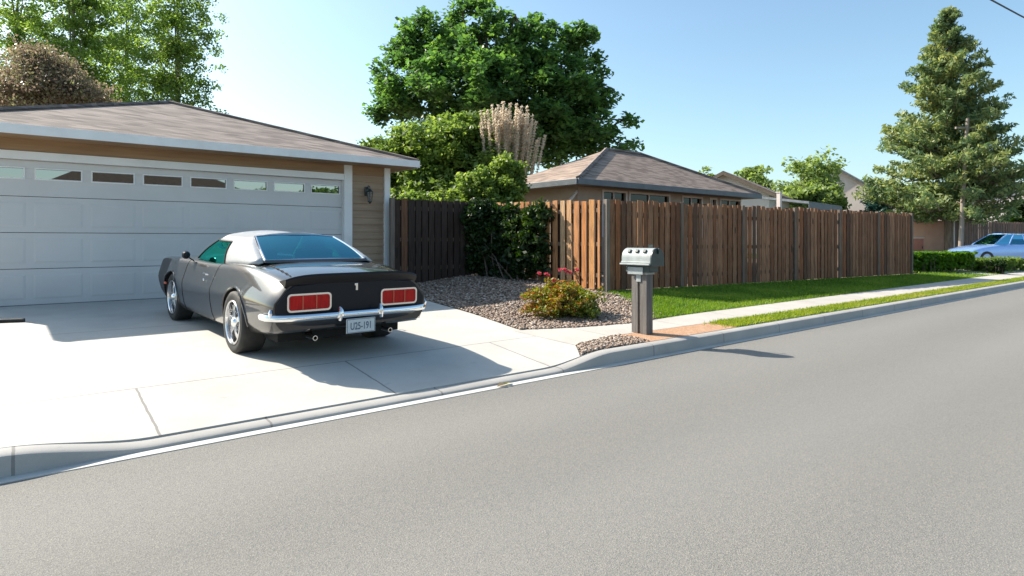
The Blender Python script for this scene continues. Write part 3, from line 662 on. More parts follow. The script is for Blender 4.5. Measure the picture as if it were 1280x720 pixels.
# roof: hip
e0, e1, f0, f1, ez, ap = -1.15, 6.97, 11.9, 21.2, 3.155, 4.62
mb = MB(); apx, ay0, ay1 = 2.8, 16.1, 17.0; ap = 4.60
mb.add([(e0,f0,ez),(e1,f0,ez),(e1,f1,ez),(e0,f1,ez),(apx,ay0,ap),(apx,ay1,ap)], [(0,1,4),(1,2,5,4),(2,3,5),(3,0,4,5)])
rf = mb.build('roof', M['shingle'], t, off=O); sd = rf.modifiers.new('s','SOLIDIFY'); sd.thickness = .03; sd.offset = -1
mb = MB()
for p in ((e0,f0),(e1,f0)): mb.tube([(p[0],p[1],ez+.015),(apx,ay0,ap+.015)], .045, 5)
mb.tube([(apx,ay0,ap+.015),(apx,ay1,ap+.015)], .045, 5); mb.build('ridge_caps', M['shingle'], rf, off=O)
mb = MB(); mb.box(e0-.02, e1+.02, f0-.035, f0-.003, ez-.135, ez+.012); mb.build('fascia', M['trim'], t, off=O, bevel=.003)
mb = MB(); mb.box(e1-.003, e1+.03, f0-.002, f1, ez-.135, ez+.012); mb.build('fascia', M['trim'], t, off=O, bevel=.003)
mb = MB(); mb.box(e0-.03, e0+.003, f0-.002, f1, ez-.135, ez+.012); mb.build('fascia', M['trim'], t, off=O, bevel=.003)
mb = MB(); mb.box(e0, e1, f0, 12.46, wt-.03, wt-.004); mb.box(6.56, e1, 12.46, f1, wt-.03, wt-.004); mb.build('soffit', M['siding_brown'], t, off=O)
# sectional door
door_mb = MB(); y0 = 12.56; nsec = 4; zb0 = .375; H = (dz1-zb0)/nsec
for i in range(nsec):
    z0, z1 = zb0+i*H+.004, zb0+(i+1)*H-.004
    if i < nsec-1:
        door_mb.box(dx0, dx1, y0, y0+.05, z0, z1)
        k = 8; wd = (dx1-dx0)/k
        for j in range(k):   # raised panels
            a, b = dx0+j*wd+.05, dx0+(j+1)*wd-.05; c, d = z0+.085, z1-.085
            door_mb.add([(a,y0-.0005,c),(b,y0-.0005,c),(b,y0-.0005,d),(a,y0-.0005,d),(a+.03,y0-.006,c+.03),(b-.03,y0-.006,c+.03),(b-.03,y0-.006,d-.03),(a+.03,y0-.006,d-.03)],
                [(0,1,5,4),(1,2,6,5),(2,3,7,6),(3,0,4,7),(4,5,6,7)])
    else:
        k = 8; wd = (dx1-dx0)/k; wz0, wz1 = 2.405, 2.57
        door_mb.box(dx0, dx1, y0, y0+.05, z0, wz0); door_mb.box(dx0, dx1, y0, y0+.05, wz1, z1)
        for j in range(k+1):
            c = dx0+j*wd; door_mb.box(max(dx0, c-.075), min(dx1, c+.075), y0+.001, y0+.05, wz0, wz1)
dr = door_mb.build('garage_door', M['doorpaint'], t, off=O, bevel=.003)
for j in range(8):
    a, b = dx0+j*wd+.075, dx0+(j+1)*wd-.075
    mb = MB(); f = .016
    for q in ((a-f,b+f,wz0-f,wz0+f*.3),(a-f,b+f,wz1-f*.3,wz1+f),(a-f,a+f*.3,wz0+f*.3,wz1-f*.3),(b-f*.3,b+f,wz0+f*.3,wz1-f*.3)): mb.box(q[0],q[1],y0-.012,y0+.0,q[2],q[3])
    wf = mb.build('window_frame', M['trim'], dr, off=O)
    mb = MB(); mb.box(a, b, y0+.022, y0+.028, wz0, wz1); mb.build('pane', M['winglass'], dr, off=O)
mb = MB(); mb.box(dx0, dx1, y0-.004, y0+.05, .34, .376); mb.build('door_seal', M['rubber'], dr, off=O)
mb = MB(); mb.box(dx0+.1, dx1-.1, 13.3, 13.34, .35, 2.9); mb.build('inner_partition', M['interior'], t, off=O)
# lantern
lt = (6.0, 12.47, 2.4); t = thing('wall_lantern', 'small dark wall lantern on the tan siding right of the garage door', 'lamp', (lt[0], lt[1], 2.1))
OL = (lt[0], lt[1], 2.1)
mb = MB(); mb.box(5.955,6.045,12.445,12.475,2.38,2.58); mb.build('back_plate', M['maildark'], t, off=OL, bevel=.006)
mb = MB(); mb.tube([(6,12.45,2.52),(6,12.38,2.60),(6,12.31,2.58),(6,12.30,2.54)], .009, 8); mb.build('arm', M['maildark'], t, off=OL, smooth=True)
mb = MB(); mb.lathe([(0,.115),(.03,.11),(.04,.075),(.085,.05),(.09,.035),(.0,.035)], (6,12.30,2.42), 'z', 6); mb.build('cap', M['maildark'], t, off=OL)
mb = MB(); mb.lathe([(.07,.035),(.045,-.16)], (6,12.30,2.42), 'z', 6); mb.build('glass', M['lampglass'], t, off=OL)
mb = MB()
for k in range(6):
    a = k*math.pi/3; mb.tube([(6+.071*math.cos(a),12.30+.071*math.sin(a),2.455),(6+.046*math.cos(a),12.30+.046*math.sin(a),2.26)], .005, 5)
mb.lathe([(.052,-.16),(.052,-.175),(.02,-.20),(.0,-.225)], (6,12.30,2.42), 'z', 6); mb.build('cage', M['maildark'], t, off=OL)
# ------------------------------------------------------------------ neighbour house
O = (12, 12, .5); t = thing('neighbor_house', 'low beige house with brown hip roof and slate gutter behind the long fence', 'house', O)
e0, e1, f0, f1, ez, ap = 11.5, 20.6, 11.45, 15.3, 3.02, 4.45
mb = MB(); A, B = (15.5, 14.1), (17.3, 14.1)
mb.add([(e0,f0,ez),(e1,f0,ez),(e1,f1,ez),(e0,f1,ez),(*A,ap),(*B,ap)], [(0,1,5,4),(1,2,5),(2,3,4,5),(3,0,4)])
rf = mb.build('roof', M['shingle2'], t, off=O); sd = rf.modifiers.new('s','SOLIDIFY'); sd.thickness = .03; sd.offset = -1
mb = MB(); mb.tube([(e0,f0,ez+.02),(*A,ap+.02)], .075, 5); mb.tube([(*A,ap+.02),(*B,ap+.02)], .06, 5); mb.tube([(e1,f0,ez+.02),(*B,ap+.02)], .06, 5); mb.build('ridge_caps', M['shingle'], rf, off=O)
mb = MB(); mb.box(e0-.03, e1+.03, f0-.06, f0-.004, ez-.14, ez+.02); mb.build('gutter_board', M['fascia'], t, off=O, bevel=.008)
mb = MB(); mb.box(e0-.06, e0-.004, f0-.002, f1, ez-.14, ez+.02); mb.build('gutter_board', M['fascia'], t, off=O, bevel=.008)
mb = MB(); mb.box(e0, e1, f0, f1, ez-.13, ez-.10); mb.build('soffit', M['soffit'], t, off=O)
wy = 11.95; mb = MB(); win = [(13.0,13.95),(14.15,16.0),(16.75,17.75),(18.3,18.6),(18.9,20.1)]
tops = 2.79; x = 12.0
for a, b in win: mb.box(x, a, wy, wy+.12, .4, ez-.13); mb.box(a, b, wy, wy+.12, tops, ez-.13); mb.box(a, b, wy, wy+.12, .4, 1.5); x = b
mb.box(x, 20.2, wy, wy+.12, .4, ez-.13); mb.box(20.08, 20.2, wy+.12, 14.9, .4, ez-.13); mb.box(12.0, 12.12, wy+.12, 14.9, .4, ez-.13); mb.box(12.12, 20.08, 14.78, 14.9, .4, ez-.13)
mb.box(12.2, 20.0, 13.0, 13.05, .5, 2.8)
mb.build('wall', M['stucco'], t, off=O)
for a, b in win:
    mb = MB(); f = .06; mb.box(a-f, b+f, wy-.03, wy-.002, tops, tops+f); mb.box(a-f, a, wy-.03, wy-.002, 1.5, tops-.001); mb.box(b, b+f, wy-.03, wy-.002, 1.5, tops-.001); mb.box((a+b)/2-.02, (a+b)/2+.02, wy+.02, wy+.05, 1.5, tops-.001)
    wf = mb.build('window_frame', M['stucco_pale'], t, off=O); mb = MB(); mb.box(a, b, wy+.06, wy+.066, 1.5, tops); mb.build('pane', M['houseglass'], wf, off=O)
mb = MB(); mb.tube([(11.6,12.0,2.2),(11.6,12.9,2.2)], .03, 6); mb.obox((11.8,12.0,2.55), (.22,0,.22), (0,.03,0), (.02,0,-.02)); mb.build('eave_brace', M['stucco_pale'], t, off=O)
# small gable house further back
def gable_house(name, label, px, Y, wid, dep, ez, ap, rot, wmat, rmat, chimney=False, windows=()):
    x, y = P(px, Y); t = thing(name, label, 'house', (x, y, .4), rot)
    mb = MB(); w = wid/2; e = ez-.4; a = ap-.4
    mb.prism([(-w,0),(w,0),(w,e),(0,a),(-w,e)], 0, dep); mb.build('wall', wmat, t)
    mb = MB(); o = .4; sl = (a-e)/w
    mb.prism([(-w-o,e-o*sl+.02),(0,a+.02),(w+o,e-o*sl+.02),(w+o,e-o*sl+.16),(0,a+.16),(-w-o,e-o*sl+.16)], -.35, dep+.35); mb.build('roof', rmat, t)
    mb = MB(); mb.prism([(-w-o,e-o*sl-.06),(0,a-.06),(w+o,e-o*sl-.06),(w+o,e-o*sl+.10),(0,a+.10),(-w-o,e-o*sl+.10)], -.39, -.353); mb.build('barge_board', M['fascia'] if rmat is not M['shingle2'] else M['soffit'], t)
    for (c, z0, ww, hh) in windows:
        mb = MB(); mb.box(c-ww/2-.08, c+ww/2+.08, -.04, -.002, z0-.08, z0+hh+.08); f = mb.build('window_frame', M['trim'], t)
        mb = MB(); mb.box(c-ww/2, c+ww/2, -.05, -.042, z0, z0+hh); mb.build('pane', M['houseglass'], f)
    return t
gable_house('gable_house', 'small pale gable end peeking over the brown roof, distant trees behind', 906, 34, 4.6, 6.5, 3.9, 5.05, R(-72), M['stucco_pale'], M['shingle2'])
gable_house('gable_house', 'large pale house with steep grey gable roof behind the far trees', 1038, 52, 11.5, 9, 3.8, 7.75, R(-74), M['stucco_pale'], M['shingle3'], windows=[(-2.8,1.2,1.2,1.1),(2.8,1.2,1.2,1.1)])
gable_house('gable_house', 'pale walled house partly hidden behind the tall evergreen at far right', 1262, 56, 13, 9, 5.4, 6.6, R(-80), M['stucco_pale'], M['shingle3'], windows=[(-4,1.4,1.2,1.1)])
# patio cover with blue-grey roof
x, y = P(1005, 27); t = thing('patio_cover', 'low blue grey sloping shed roof showing just above the fence', 'shed', (x, y, .5), R(-2))
mb = MB(); mb.add([(-1.35,-.9,2.42),(1.5,-.9,2.32),(1.5,1.6,2.7),(-1.35,1.6,2.8)], [(0,1,2,3)]); r_ = mb.build('roof', M['slate'], t); sd = r_.modifiers.new('s','SOLIDIFY'); sd.thickness = .1
mb = MB(); mb.add([(-1.36,-.93,2.22),(1.51,-.93,2.12),(1.51,-.93,2.36),(-1.36,-.93,2.46),(-1.36,-.905,2.22),(1.51,-.905,2.12),(1.51,-.905,2.36),(-1.36,-.905,2.46)], [(0,1,2,3),(4,5,6,7),(0,1,5,4),(3,2,6,7),(0,3,7,4),(1,2,6,5)]); mb.build('fascia', M['fascia'], t)
for a, b in ((-1.2,-.8),(1.35,-.8),(-1.2,1.4),(1.35,1.4)): mb = MB(); mb.box(a-.05,a+.05,b-.05,b+.05,-.1,2.25); mb.build('post', M['post'], t)
mb = MB(); mb.box(-1.3,1.4,-.5,-.42,0,2.3); mb.build('back_wall', M['stucco'], t)
x, y = P(974, 23.5); t = thing('vent_post', 'thin pale post rising beside the blue grey shed roof', 'post', (x, y, .5)); mb = MB(); mb.box(-.07,.07,-.07,.07,-.1,2.72); mb.box(-.09,.09,-.09,.09,2.72,2.76); mb.build('shaft', M['stucco_pale'], t)
# far wall, gate, fence
wa, wb = P(1136, 33.5), P(1187, 34.5)
def wallseg(name, label, cat, a, b, h, mat, th=.15):
    a, b = Vector(a), Vector(b); d = b-a; L = d.length; t = thing(name, label, cat, (a.x, a.y, .45), math.atan2(d.y, d.x)); mb = MB(); mb.box(0, L, 0, th, -.3, h); mb.build('wall_panel', mat, t, bevel=.01)
    mb = MB(); mb.box(-.03, L+.03, -.03, th+.03, h+.002, h+.05); mb.build('coping', mat, t, bevel=.01); return t, L
t, L = wallseg('garden_wall', 'terracotta painted wall with a faded red hatch beyond the fence end', 'wall', wa, wb, 2.0, M['terracotta'])
mb = MB(); mb.box(.25, 1.05, -.04, -.003, -.05, 1.05); hd = mb.build('hatch', M['reddoor'], t, bevel=.006); mb = MB(); mb.box(.2, 1.1, -.05, -.003, 1.055, 1.12); mb.build('hatch_lintel', M['stucco_pale'], t); mb = MB(); mb.box(.93,.97,-.07,-.041,.5,.62); mb.build('latch', M['maildark'], hd)
a, b = P(1189, 34.2), P(1330, 39)
fence('wooden_fence', 'distant brown plank fence behind the parked blue car', a, b, (2.5, 2.45), M['fence_far'], 3, bw=.2, gap=.05, jag=.02)
x, y = P(1191, 33.6); t = thing('sign_post', 'short pale square post standing at the end of the terracotta wall', 'post', (x, y, .4)); mb = MB(); mb.box(-.08,.08,-.08,.08,-.1,2.3); mb.box(-.11,.11,-.11,.11,2.3,2.36); mb.build('shaft', M['stucco_pale'], t, bevel=.01)
x, y = P(1200, 31.2); t = thing('utility_pole', 'slender leaning utility pole rising through the tall evergreen', 'pole', (x, y, .4)); mb = MB(); mb.tube([(0,0,-.2),(.12,-.1,3.5),(.3,-.25,7.2)], [.12,.10,.08], 10); mb.build('shaft', M['pole'], t, smooth=True)
mb = MB(); mb.obox((.27,-.22,6.7), (.45,-.36,0), (.03,.04,0), (0,0,.05)); mb.build('crossarm', M['pole'], t)
mb = MB(); mb.tube([(-30+i*5, 4.35-.0136*(-30+i*5), 6.98+.077*(-47.6+i*5)+.001*(-47.6+i*5)**2) for i in range(14)], .019, 6); o = mb.build('overhead_cable', M['wire'], smooth=True); tag(o, 'black overhead cable crossing the top right corner of the sky', 'cable')
# dark bar on driveway
mb = MB(); mb.tube([(-.9,10.85,tz(-.9,10.85)+.028),(-.3,10.72,tz(-.3,10.7)+.027),(.12,10.6,tz(.1,10.6)+.027)], .026, 8); o = mb.build('rubber_hose', M['rubber'], smooth=True); tag(o, 'short dark rubber tube lying on the shaded concrete before the garage door', 'hose')
# leaf litter at kerb
for k, (a, b) in enumerate([(3.66,4.70),(3.74,4.73),(3.58,4.69)]):
    pass
mb = MB(); mb.add([(3.60,4.68,.012),(3.68,4.66,.03),(3.76,4.71,.014),(3.68,4.74,.036)], [(0,1,2,3)]); mb.add([(3.70,4.70,.014),(3.74,4.67,.04),(3.82,4.73,.02),(3.75,4.745,.03)], [(0,1,2,3)])
o = mb.build('dead_leaf', M['leaf_brown']); tag(o, 'curled dry brown leaf lying in the gutter below the driveway', 'leaf')
# ------------------------------------------------------------------ mailbox
mx, my = 6.60, 5.36; mz = tz(mx, my); t = thing('mailbox', 'grey domed mailbox on twin weathered posts beside the curb', 'mailbox', (mx, my, mz)); 
for dy in (-.075, .075):
    mb = MB(); mb.box(-.065,.065,dy-.055,dy+.055,-.1,.80); mb.build('post', M['mailpost'], t, bevel=.006)
mb = MB(); mb.box(-.045,.045,-.019,.019,.0,.76); mb.build('spacer', M['post'], t)
mb = MB(); mb.box(-.075,.075,-.15,.15,.802,.83); mb.box(-.078,-.066,-.04,.04,.70,.80); mb.build('mount_plate', M['mailtop'], t, bevel=.004)
mb = MB(); mb.box(-.10,.10,-.20,.20,.832,.845); mb.box(-.10,-.088,-.20,.20,.845,.92); mb.box(.088,.10,-.20,.20,.845,.92); mb.box(-.088,.088,.188,.20,.845,.92); mb.box(-.088,.088,-.2,-.19,.845,.92); mb.build('cradle', M['maildark'], t, bevel=.004)
mb = MB(); mb.box(-.112,-.101,-.10,.16,.80,.90); mb.build('side_bracket', M['mailtop'], t, bevel=.006)
pr = [(-.125,.925),(-.125,1.02)] + [(.125*math.cos(a), 1.02+.135*math.sin(a)) for a in [math.pi - math.pi*i/14 for i in range(1,14)]] + [(.125,1.02),(.125,.925)]
mb = MB(); mb.prism(pr, -.235, .25, 'y'); mb.build('box_body', M['mailtop'], t, smooth=True, ang=50)
pr2 = [(x*1.07, .915+(z-.925)*1.05) for x, z in pr]
mb = MB(); mb.prism(pr2, -.265, -.238, 'y'); dd = mb.build('door', M['maildark'], t, smooth=True, ang=50, bevel=.005)
mb = MB(); mb.box(-.012,.012,-.29,-.266,1.08,1.15); mb.build('handle', M['maildark'], dd, bevel=.003)
mb = MB(); mb.box(-.165,-.126,-.245,.255,.928,.95); mb.box(-.137,-.126,-.245,.255,.951,.975); mb.build('side_rim', M['mailtop'], t, bevel=.005)
for k in range(3):
    yy = -.13+.13*k; mb = MB(); a = R(140); c = (.13*math.cos(a), 1.02+.14*math.sin(a))
    mb.obox((c[0], yy, c[1]), (.016*math.cos(a),0,.016*math.sin(a)), (0,.024,0), (-.024*math.sin(a),0,.024*math.cos(a))); mb.build('roof_clip', M['maildark'], t, bevel=.005)
mb = MB(); mb.box(.127,.134,-.02,0,1.0,1.16); mb.box(.127,.134,-.08,0,1.161,1.20); mb.build('flag', M['maildark'], t)
# ------------------------------------------------------------------ muscle car (x forward, y left, z up, origin under the rear axle)
def build_coupe():
    z0 = tz(2.8, 6.92); z1 = tz(2.8, 9.6)
    root = thing('parked_coupe', 'dark grey two door muscle coupe with silver white roof parked on the driveway', 'car', (2.75, 7.09, z0), R(92.6))
    root.rotation_mode = 'XYZ'; root.rotation_euler = (0, -math.atan2(z1-z0, 2.68), R(92.6))
    WB = 2.74
    # stations: x, bottom z, bottom y, crease y, crease z, shoulder y, shoulder z, centre top z
    ST = [(-1.0,.36,.80,.86,.58,.715,.80,.835),(-.95,.31,.83,.885,.59,.73,.82,.85),(-.75,.30,.85,.905,.60,.755,.86,.905),(-.4,.27,.87,.918,.61,.785,.905,.955),(0,.24,.87,.925,.61,.79,.93,.985),
          (.4,.22,.86,.925,.60,.79,.93,.985),(.8,.21,.85,.918,.58,.795,.905,.95),(1.3,.205,.845,.910,.57,.805,.885,.93),(1.9,.205,.845,.908,.57,.81,.885,.945),(2.1,.205,.85,.91,.57,.815,.885,.95),(2.4,.215,.857,.916,.58,.822,.882,.955),(2.6,.22,.86,.918,.58,.825,.88,.945),
          (2.9,.24,.86,.92,.59,.83,.87,.925),(3.35,.27,.85,.91,.59,.82,.865,.90),(3.6,.30,.82,.89,.58,.81,.85,.875),(3.70,.34,.78,.86,.56,.79,.83,.84)]
    xs = []; k = 4
    cols = []
    for i in range(len(ST)-1):
        n = max(1, int((ST[i+1][0]-ST[i][0])/.09))
        for j in range(n):
            f = j/n; f2 = f
            p0 = ST[max(i-1,0)]; p1 = ST[i]; p2 = ST[i+1]; p3 = ST[min(i+2,len(ST)-1)]
            row = []
            for a, b, c, d in zip(p0, p1, p2, p3):
                if i == 0: a = b
                row.append(b + (c-b)*f if True else 0)
            cols.append(row)
    cols.append(list(ST[-1]))
    # smooth the interpolated parameters lightly
    C = np.array(cols)
    for _ in range(3): C[1:-1,1:] = .25*C[:-2,1:]+.5*C[1:-1,1:]+.25*C[2:,1:]
    def sect(r):
        x, zb, yb, yc, zc, ys, zs, zt = r
        p = [(0, zb-.0), (yb*.7, zb), (yb-.03, zb+.005), (yb, zb+.03), (yb+(yc-yb)*.55, zb+(zc-zb)*.35), (yb+(yc-yb)*.88, zb+(zc-zb)*.7), (yc, zc), (yc-.006, zc+.05),
             (yc+(ys-yc)*.45, zc+(zs-zc)*.55), (yc+(ys-yc)*.75, zc+(zs-zc)*.82), (ys+.0, zs-.012), (ys-.035, zs+.012), (ys-.12, zs+(zt-zs)*.38), (ys*.6, zs+(zt-zs)*.75), (ys*.3, zs+(zt-zs)*.95), (0, zt)]
        return p
    vs = []; fs = []
    for r in C:
        s = sect(r); loop = [(r[0], y, z) for y, z in s] + [(r[0], -y, z) for y, z in s[-2:0:-1]]
        vs += loop
    n = len(loop)
    for i in range(len(C)-1):
        for j in range(n): fs.append((i*n+j, i*n+(j+1)%n, (i+1)*n+(j+1)%n, (i+1)*n+j))
    fs.append(tuple(range(n))); fs.append(tuple((len(C)-1)*n+j for j in range(n))[::-1])
    mb = MB(); mb.add(vs, fs); body = mb.build('body', [M['paint'], M['under'], M['primer']], root, smooth=True, ang=50)
    # cut the wheel wells
    for cx, rr in ((0, .375), (WB, .37)):
        for sgn in (1, -1):
            cm = MB(); cm.lathe([(0,-.24),(rr-.004,-.24),(rr,.30),(0,.30)], (cx, sgn*.80, .335), 'y', 48)
            cut = cm.build('cutter', [M['under']])
            bpy.context.view_layer.update()
            md = body.modifiers.new('cut', 'BOOLEAN'); md.operation = 'DIFFERENCE'; md.solver = 'EXACT'; md.object = cut
            # cutter is in body space: parent it temporarily
            cut.parent = root; bpy.context.view_layer.update()
            dg = bpy.context.evaluated_depsgraph_get(); me = bpy.data.meshes.new_from_object(body.evaluated_get(dg)); body.modifiers.clear(); body.data = me
            bpy.data.objects.remove(cut, do_unlink=True)
    me = body.data
    mats = [m.name for m in me.materials]
    ui = mats.index(M['under'].name)
    for p in me.polygons:
        c = p.center
        inwell = any((c.x-cx)**2 + (c.z-.335)**2 < (rr-.0015)**2 and .4 < abs(c.y) < 1.0 for cx, rr in ((0,.375),(WB,.37)))
        if inwell and p.material_index == 0 and abs(c.y) < .82: p.material_index = ui
        if c.z < .24 and p.normal.z < -.7: p.material_index = ui
        if c.x > 3.02 and abs(c.z) < 2 and p.normal.z < .6: p.material_index = mats.index(M['primer'].name)
        p.use_smooth = True
    me.set_sharp_from_angle(angle=R(38))
    # wheel arch lips
    for cx, rr in ((0,.378),(WB,.373)):
        for sg in (1,-1):
            mb = MB(); pts = []
            for i in range(25):
                a = R(-8)+R(196)*i/24; x = cx+rr*math.cos(a); z = .335+rr*math.sin(a); 
                r = C[np.argmin(abs(C[:,0]-x))]; s = sect(r); ys = np.interp(z, [q[1] for q in s[3:11]], [q[0] for q in s[3:11]])
                if z < r[1]+.03: continue
                pts.append((x, sg*(ys+.002), z))
            mb.tube(pts, .012, 6); mb.build('wheel_arch_trim', M['paint'], body, smooth=True)
    # tail panel (black, slightly proud of the body end)
    r = C[0]; s = [(y, z) for y, z in sect(r)]
    prof = [(y*.975, z) for y, z in s if z > .50]
    prof = [(.845,.50)] + prof; ring = prof + [(-y, z) for y, z in prof[::-1] if y > 0]
    mb = MB(); mb.prism([(y, .50+(z-.50)*.965) for y, z in ring], -1.018, -.99, 'x'); tp = mb.build('tail_panel', M['blackpaint'], root, bevel=.006)
    # tail lights
    for sg in (1,-1):
        a, b, c, d = .30*sg, .72*sg, .56, .705
        y0_, y1_ = min(a,b), max(a,b)
        def rr_(x0, x1, y0, y1, z0, z1, rad):
            pts = []
            for (cy, cz, s0) in ((y1-rad, z1-rad, 0), (y0+rad, z1-rad, 90), (y0+rad, z0+rad, 180), (y1-rad, z0+rad, 270)):
                for q in range(5): an = R(s0+22.5*q); pts.append((cy+rad*math.cos(an), cz+rad*math.sin(an)))
            return pts
        outer = rr_(0,0,y0_-.018,y1_+.018,c-.018,d+.018,.04); inner = rr_(0,0,y0_,y1_,c,d,.028); n2 = len(outer)
        mb = MB(); v = [(-1.020,y,z) for y,z in outer]+[(-1.036,y,z) for y,z in outer]+[(-1.036,y,z) for y,z in inner]+[(-1.020,y,z) for y,z in inner]
        f = []
        for q in range(3):
            for i in range(n2): f.append((q*n2+i, q*n2+(i+1)%n2, (q+1)*n2+(i+1)%n2, (q+1)*n2+i))
        mb.add(v, f)
        fr = mb.build('tail_light', M['chrome'], root, smooth=True, ang=30)
        mb = MB(); mb.prism(inner, -1.030, -1.019, 'x'); mb.build('lens', M['redlens'], fr)
        w = y1_-y0_
        for q in (1, 2):
            yy = y0_+w*q/3; mb = MB(); mb.box(-1.038,-1.0305,yy-.0055,yy+.0055,c+.003,d-.003); mb.build('lens_rib', M['amberlens'], fr)
    # rear spoiler
    def spo(y):
        e = (abs(y)/.74)**6
        return e
    mb = MB(); v = []; f = []; YS = [-.745+.03725*i for i in range(41)]
    for y in YS:
        e = spo(y); zt = .915 - .05*e; xb = -1.055 + .04*e
        v += [(xb+.24,y,.862-.04*e),(xb+.06,y,zt-.006),(xb+.012,y,zt),(xb,y,zt-.02),(xb+.022,y,.825-.03*e),(xb+.06,y,.79-.03*e)]
    for i in range(len(YS)-1):
        for j in range(6): f.append((i*6+j, i*6+(j+1)%6, (i+1)*6+(j+1)%6, (i+1)*6+j))
    f.append((0,1,2,3,4,5)); f.append(tuple((len(YS)-1)*6+j for j in range(6))[::-1])
    mb.add(v, f); mb.build('spoiler', M['spoilerblack'], root, smooth=True, ang=35)
    # trunk lid seam + raised cowl
    mb = MB()
    def topz(x, y):
        r = C[np.argmin(abs(C[:,0]-x))]; s = sect(r); return float(np.interp(-abs(y), [-q[0] for q in s[10:]], [q[1] for q in s[10:]]))
    for yy in (.60,-.60):
        mb.tube([(x, yy, topz(x, yy)+.003) for x in np.arange(-.80, -.16, .04)], .006, 5)
    mb.tube([(-.16, y, topz(-.16, y)+.001) for y in np.arange(-.60,.61,.1)], .005, 5); mb.build('trunk_seam', M['under'], body)
    mb = MB(); mb.prism([(-.12,.97),(.02,.985),(.02,1.008),(-.08,1.0)], -.62, .62, 'y'); mb.build('rear_vent_panel', M['paint'], root, bevel=.006)
    # rear bumper: chrome blade following the tail, wrapping the corners
    path = []
    for i in range(41):
        y = -.875+.04375*i; e = (abs(y)/.875)**6; x = -1.09 - .015*math.cos(y*1.6) + .10*e; path.append((x, y))
    path = [(-.80,-.905),(-.93,-.90)] + path[1:-1] + [(-.93,.90),(-.80,.905)]
    prof = [(-.0,.012),(-.016,.008),(-.026,.025),(-.026,.048),(-.012,.068),(.012,.066),(.0,.045)]
    mb = MB(); v = []; f = []; n3 = len(prof)
    for i, (x, y) in enumerate(path):
        a = Vector(path[max(i-1,0)]); b = Vector(path[min(i+1,len(path)-1)]); d = (b-a).normalized(); nn = Vector((-d.y, d.x)) ; nn = nn if nn.x < 0 or abs(nn.x) < .3 and nn.y*y > 0 else -nn
        dip = 0
        for (o, z) in prof: v.append((x+nn.x*(-o), y+nn.y*(-o), .455+z+dip))
    for i in range(len(path)-1):
        for j in range(n3): f.append((i*n3+j, i*n3+(j+1)%n3, (i+1)*n3+(j+1)%n3, (i+1)*n3+j))
    f.append(tuple(range(n3))); f.append(tuple((len(path)-1)*n3+j for j in range(n3))[::-1])
    mb.add(v, f); bp = mb.build('rear_bumper', M['chrome'], root, smooth=True, ang=40)
    for sg in (1,-1):
        mb = MB(); mb.tube([(-1.13, sg*.235, .44),(-1.14, sg*.225, .50),(-1.135, sg*.225, .54),(-1.115, sg*.23, .575)], [.018,.026,.024,.012], 8); mb.build('bumper_guard', M['chrome'], bp, smooth=True)
        mb = MB(); mb.tube([(-.97, sg*.875, .50),(-.985, sg*.88, .545),(-.975, sg*.875, .575)], [.02,.02,.008], 8); mb.build('bumper_tip', M['chrome'], bp, smooth=True)
    # valance below bumper
    mb = MB(); v = []
    for i in range(31):
        y = -.86+.05733*i; e = (abs(y)/.88)**5; x = -1.025+.08*e; v += [(x,y,.50),(x-.01,y,.44),(x+.05,y,.345),(x+.12,y,.325)]
    f = [(i*4+j, i*4+j+1, (i+1)*4+j+1, (i+1)*4+j) for i in range(30) for j in range(3)]
    mb.add(v, f); vl = mb.build('lower_valance', M['paint'], root, smooth=True, ang=60); sd = vl.modifiers.new('s','SOLIDIFY'); sd.thickness = .008
    # plate
    mb = MB(); mb.box(-1.135,-1.125,-.165,.165,.295,.445); pl = mb.build('license_plate', M['plate'], root, bevel=.008)
    pl['label'] = 'pale licence plate with blurred dark characters'
    mb = MB()
    for q in ((-.158,.158,.300,.305),(-.158,.158,.435,.44),(-.158,-.153,.305,.435),(.153,.158,.305,.435)): mb.box(-1.1375,-1.1352,*q)
    mb.build('plate_rim', M['ink'], pl)
    fc_ = bpy.data.curves.new('plate_text', 'FONT'); fc_.body = 'U25-191'; fc_.size = .105; fc_.align_x = 'CENTER'; fc_.extrude = .001; fc_.offset = .0015
    tob = bpy.data.objects.new('tmp', fc_); COL.objects.link(tob); bpy.context.view_layer.update()
    tme = bpy.data.meshes.new_from_object(tob.evaluated_get(bpy.context.evaluated_depsgraph_get())); bpy.data.objects.remove(tob, do_unlink=True)
    tme.transform(Matrix(((0,0,-1,0),(-1,0,0,0),(0,1,0,0),(0,0,0,1))) @ Matrix.Diagonal((.66,1,1,1)))
    tme.materials.clear(); tme.materials.append(M['ink']); tx = bpy.data.objects.new('plate_characters', tme); COL.objects.link(tx); tx.parent = pl; tx.location = (-1.1365, 0, .333)
    # emblem, exhausts, fuel cap
    mb = MB(); mb.box(-1.032,-1.017,-.012,.012,.725,.80); mb.box(-1.032,-1.017,.012,.024,.775,.80); mb.build('emblem', M['chrome'], root, bevel=.003)
    for sg in (1,-1):
        mb = MB(); mb.lathe([(.019,0),(.026,0),(.026,.35),(.019,.35),(.019,0)], (-.99, sg*.43, .26), 'x', 14); mb.build('exhaust_pipe', M['chrome'], root, smooth=True, ang=40)
    mb = MB(); mb.box(-.7,3.2,-.70,.70,.20,.30); mb.box(-.85,-.45,-.4,.4,.235,.36); mb.tube([(0,-.7,.335),(0,.7,.335)], .05, 8); mb.build('underbody', M['under'], root)
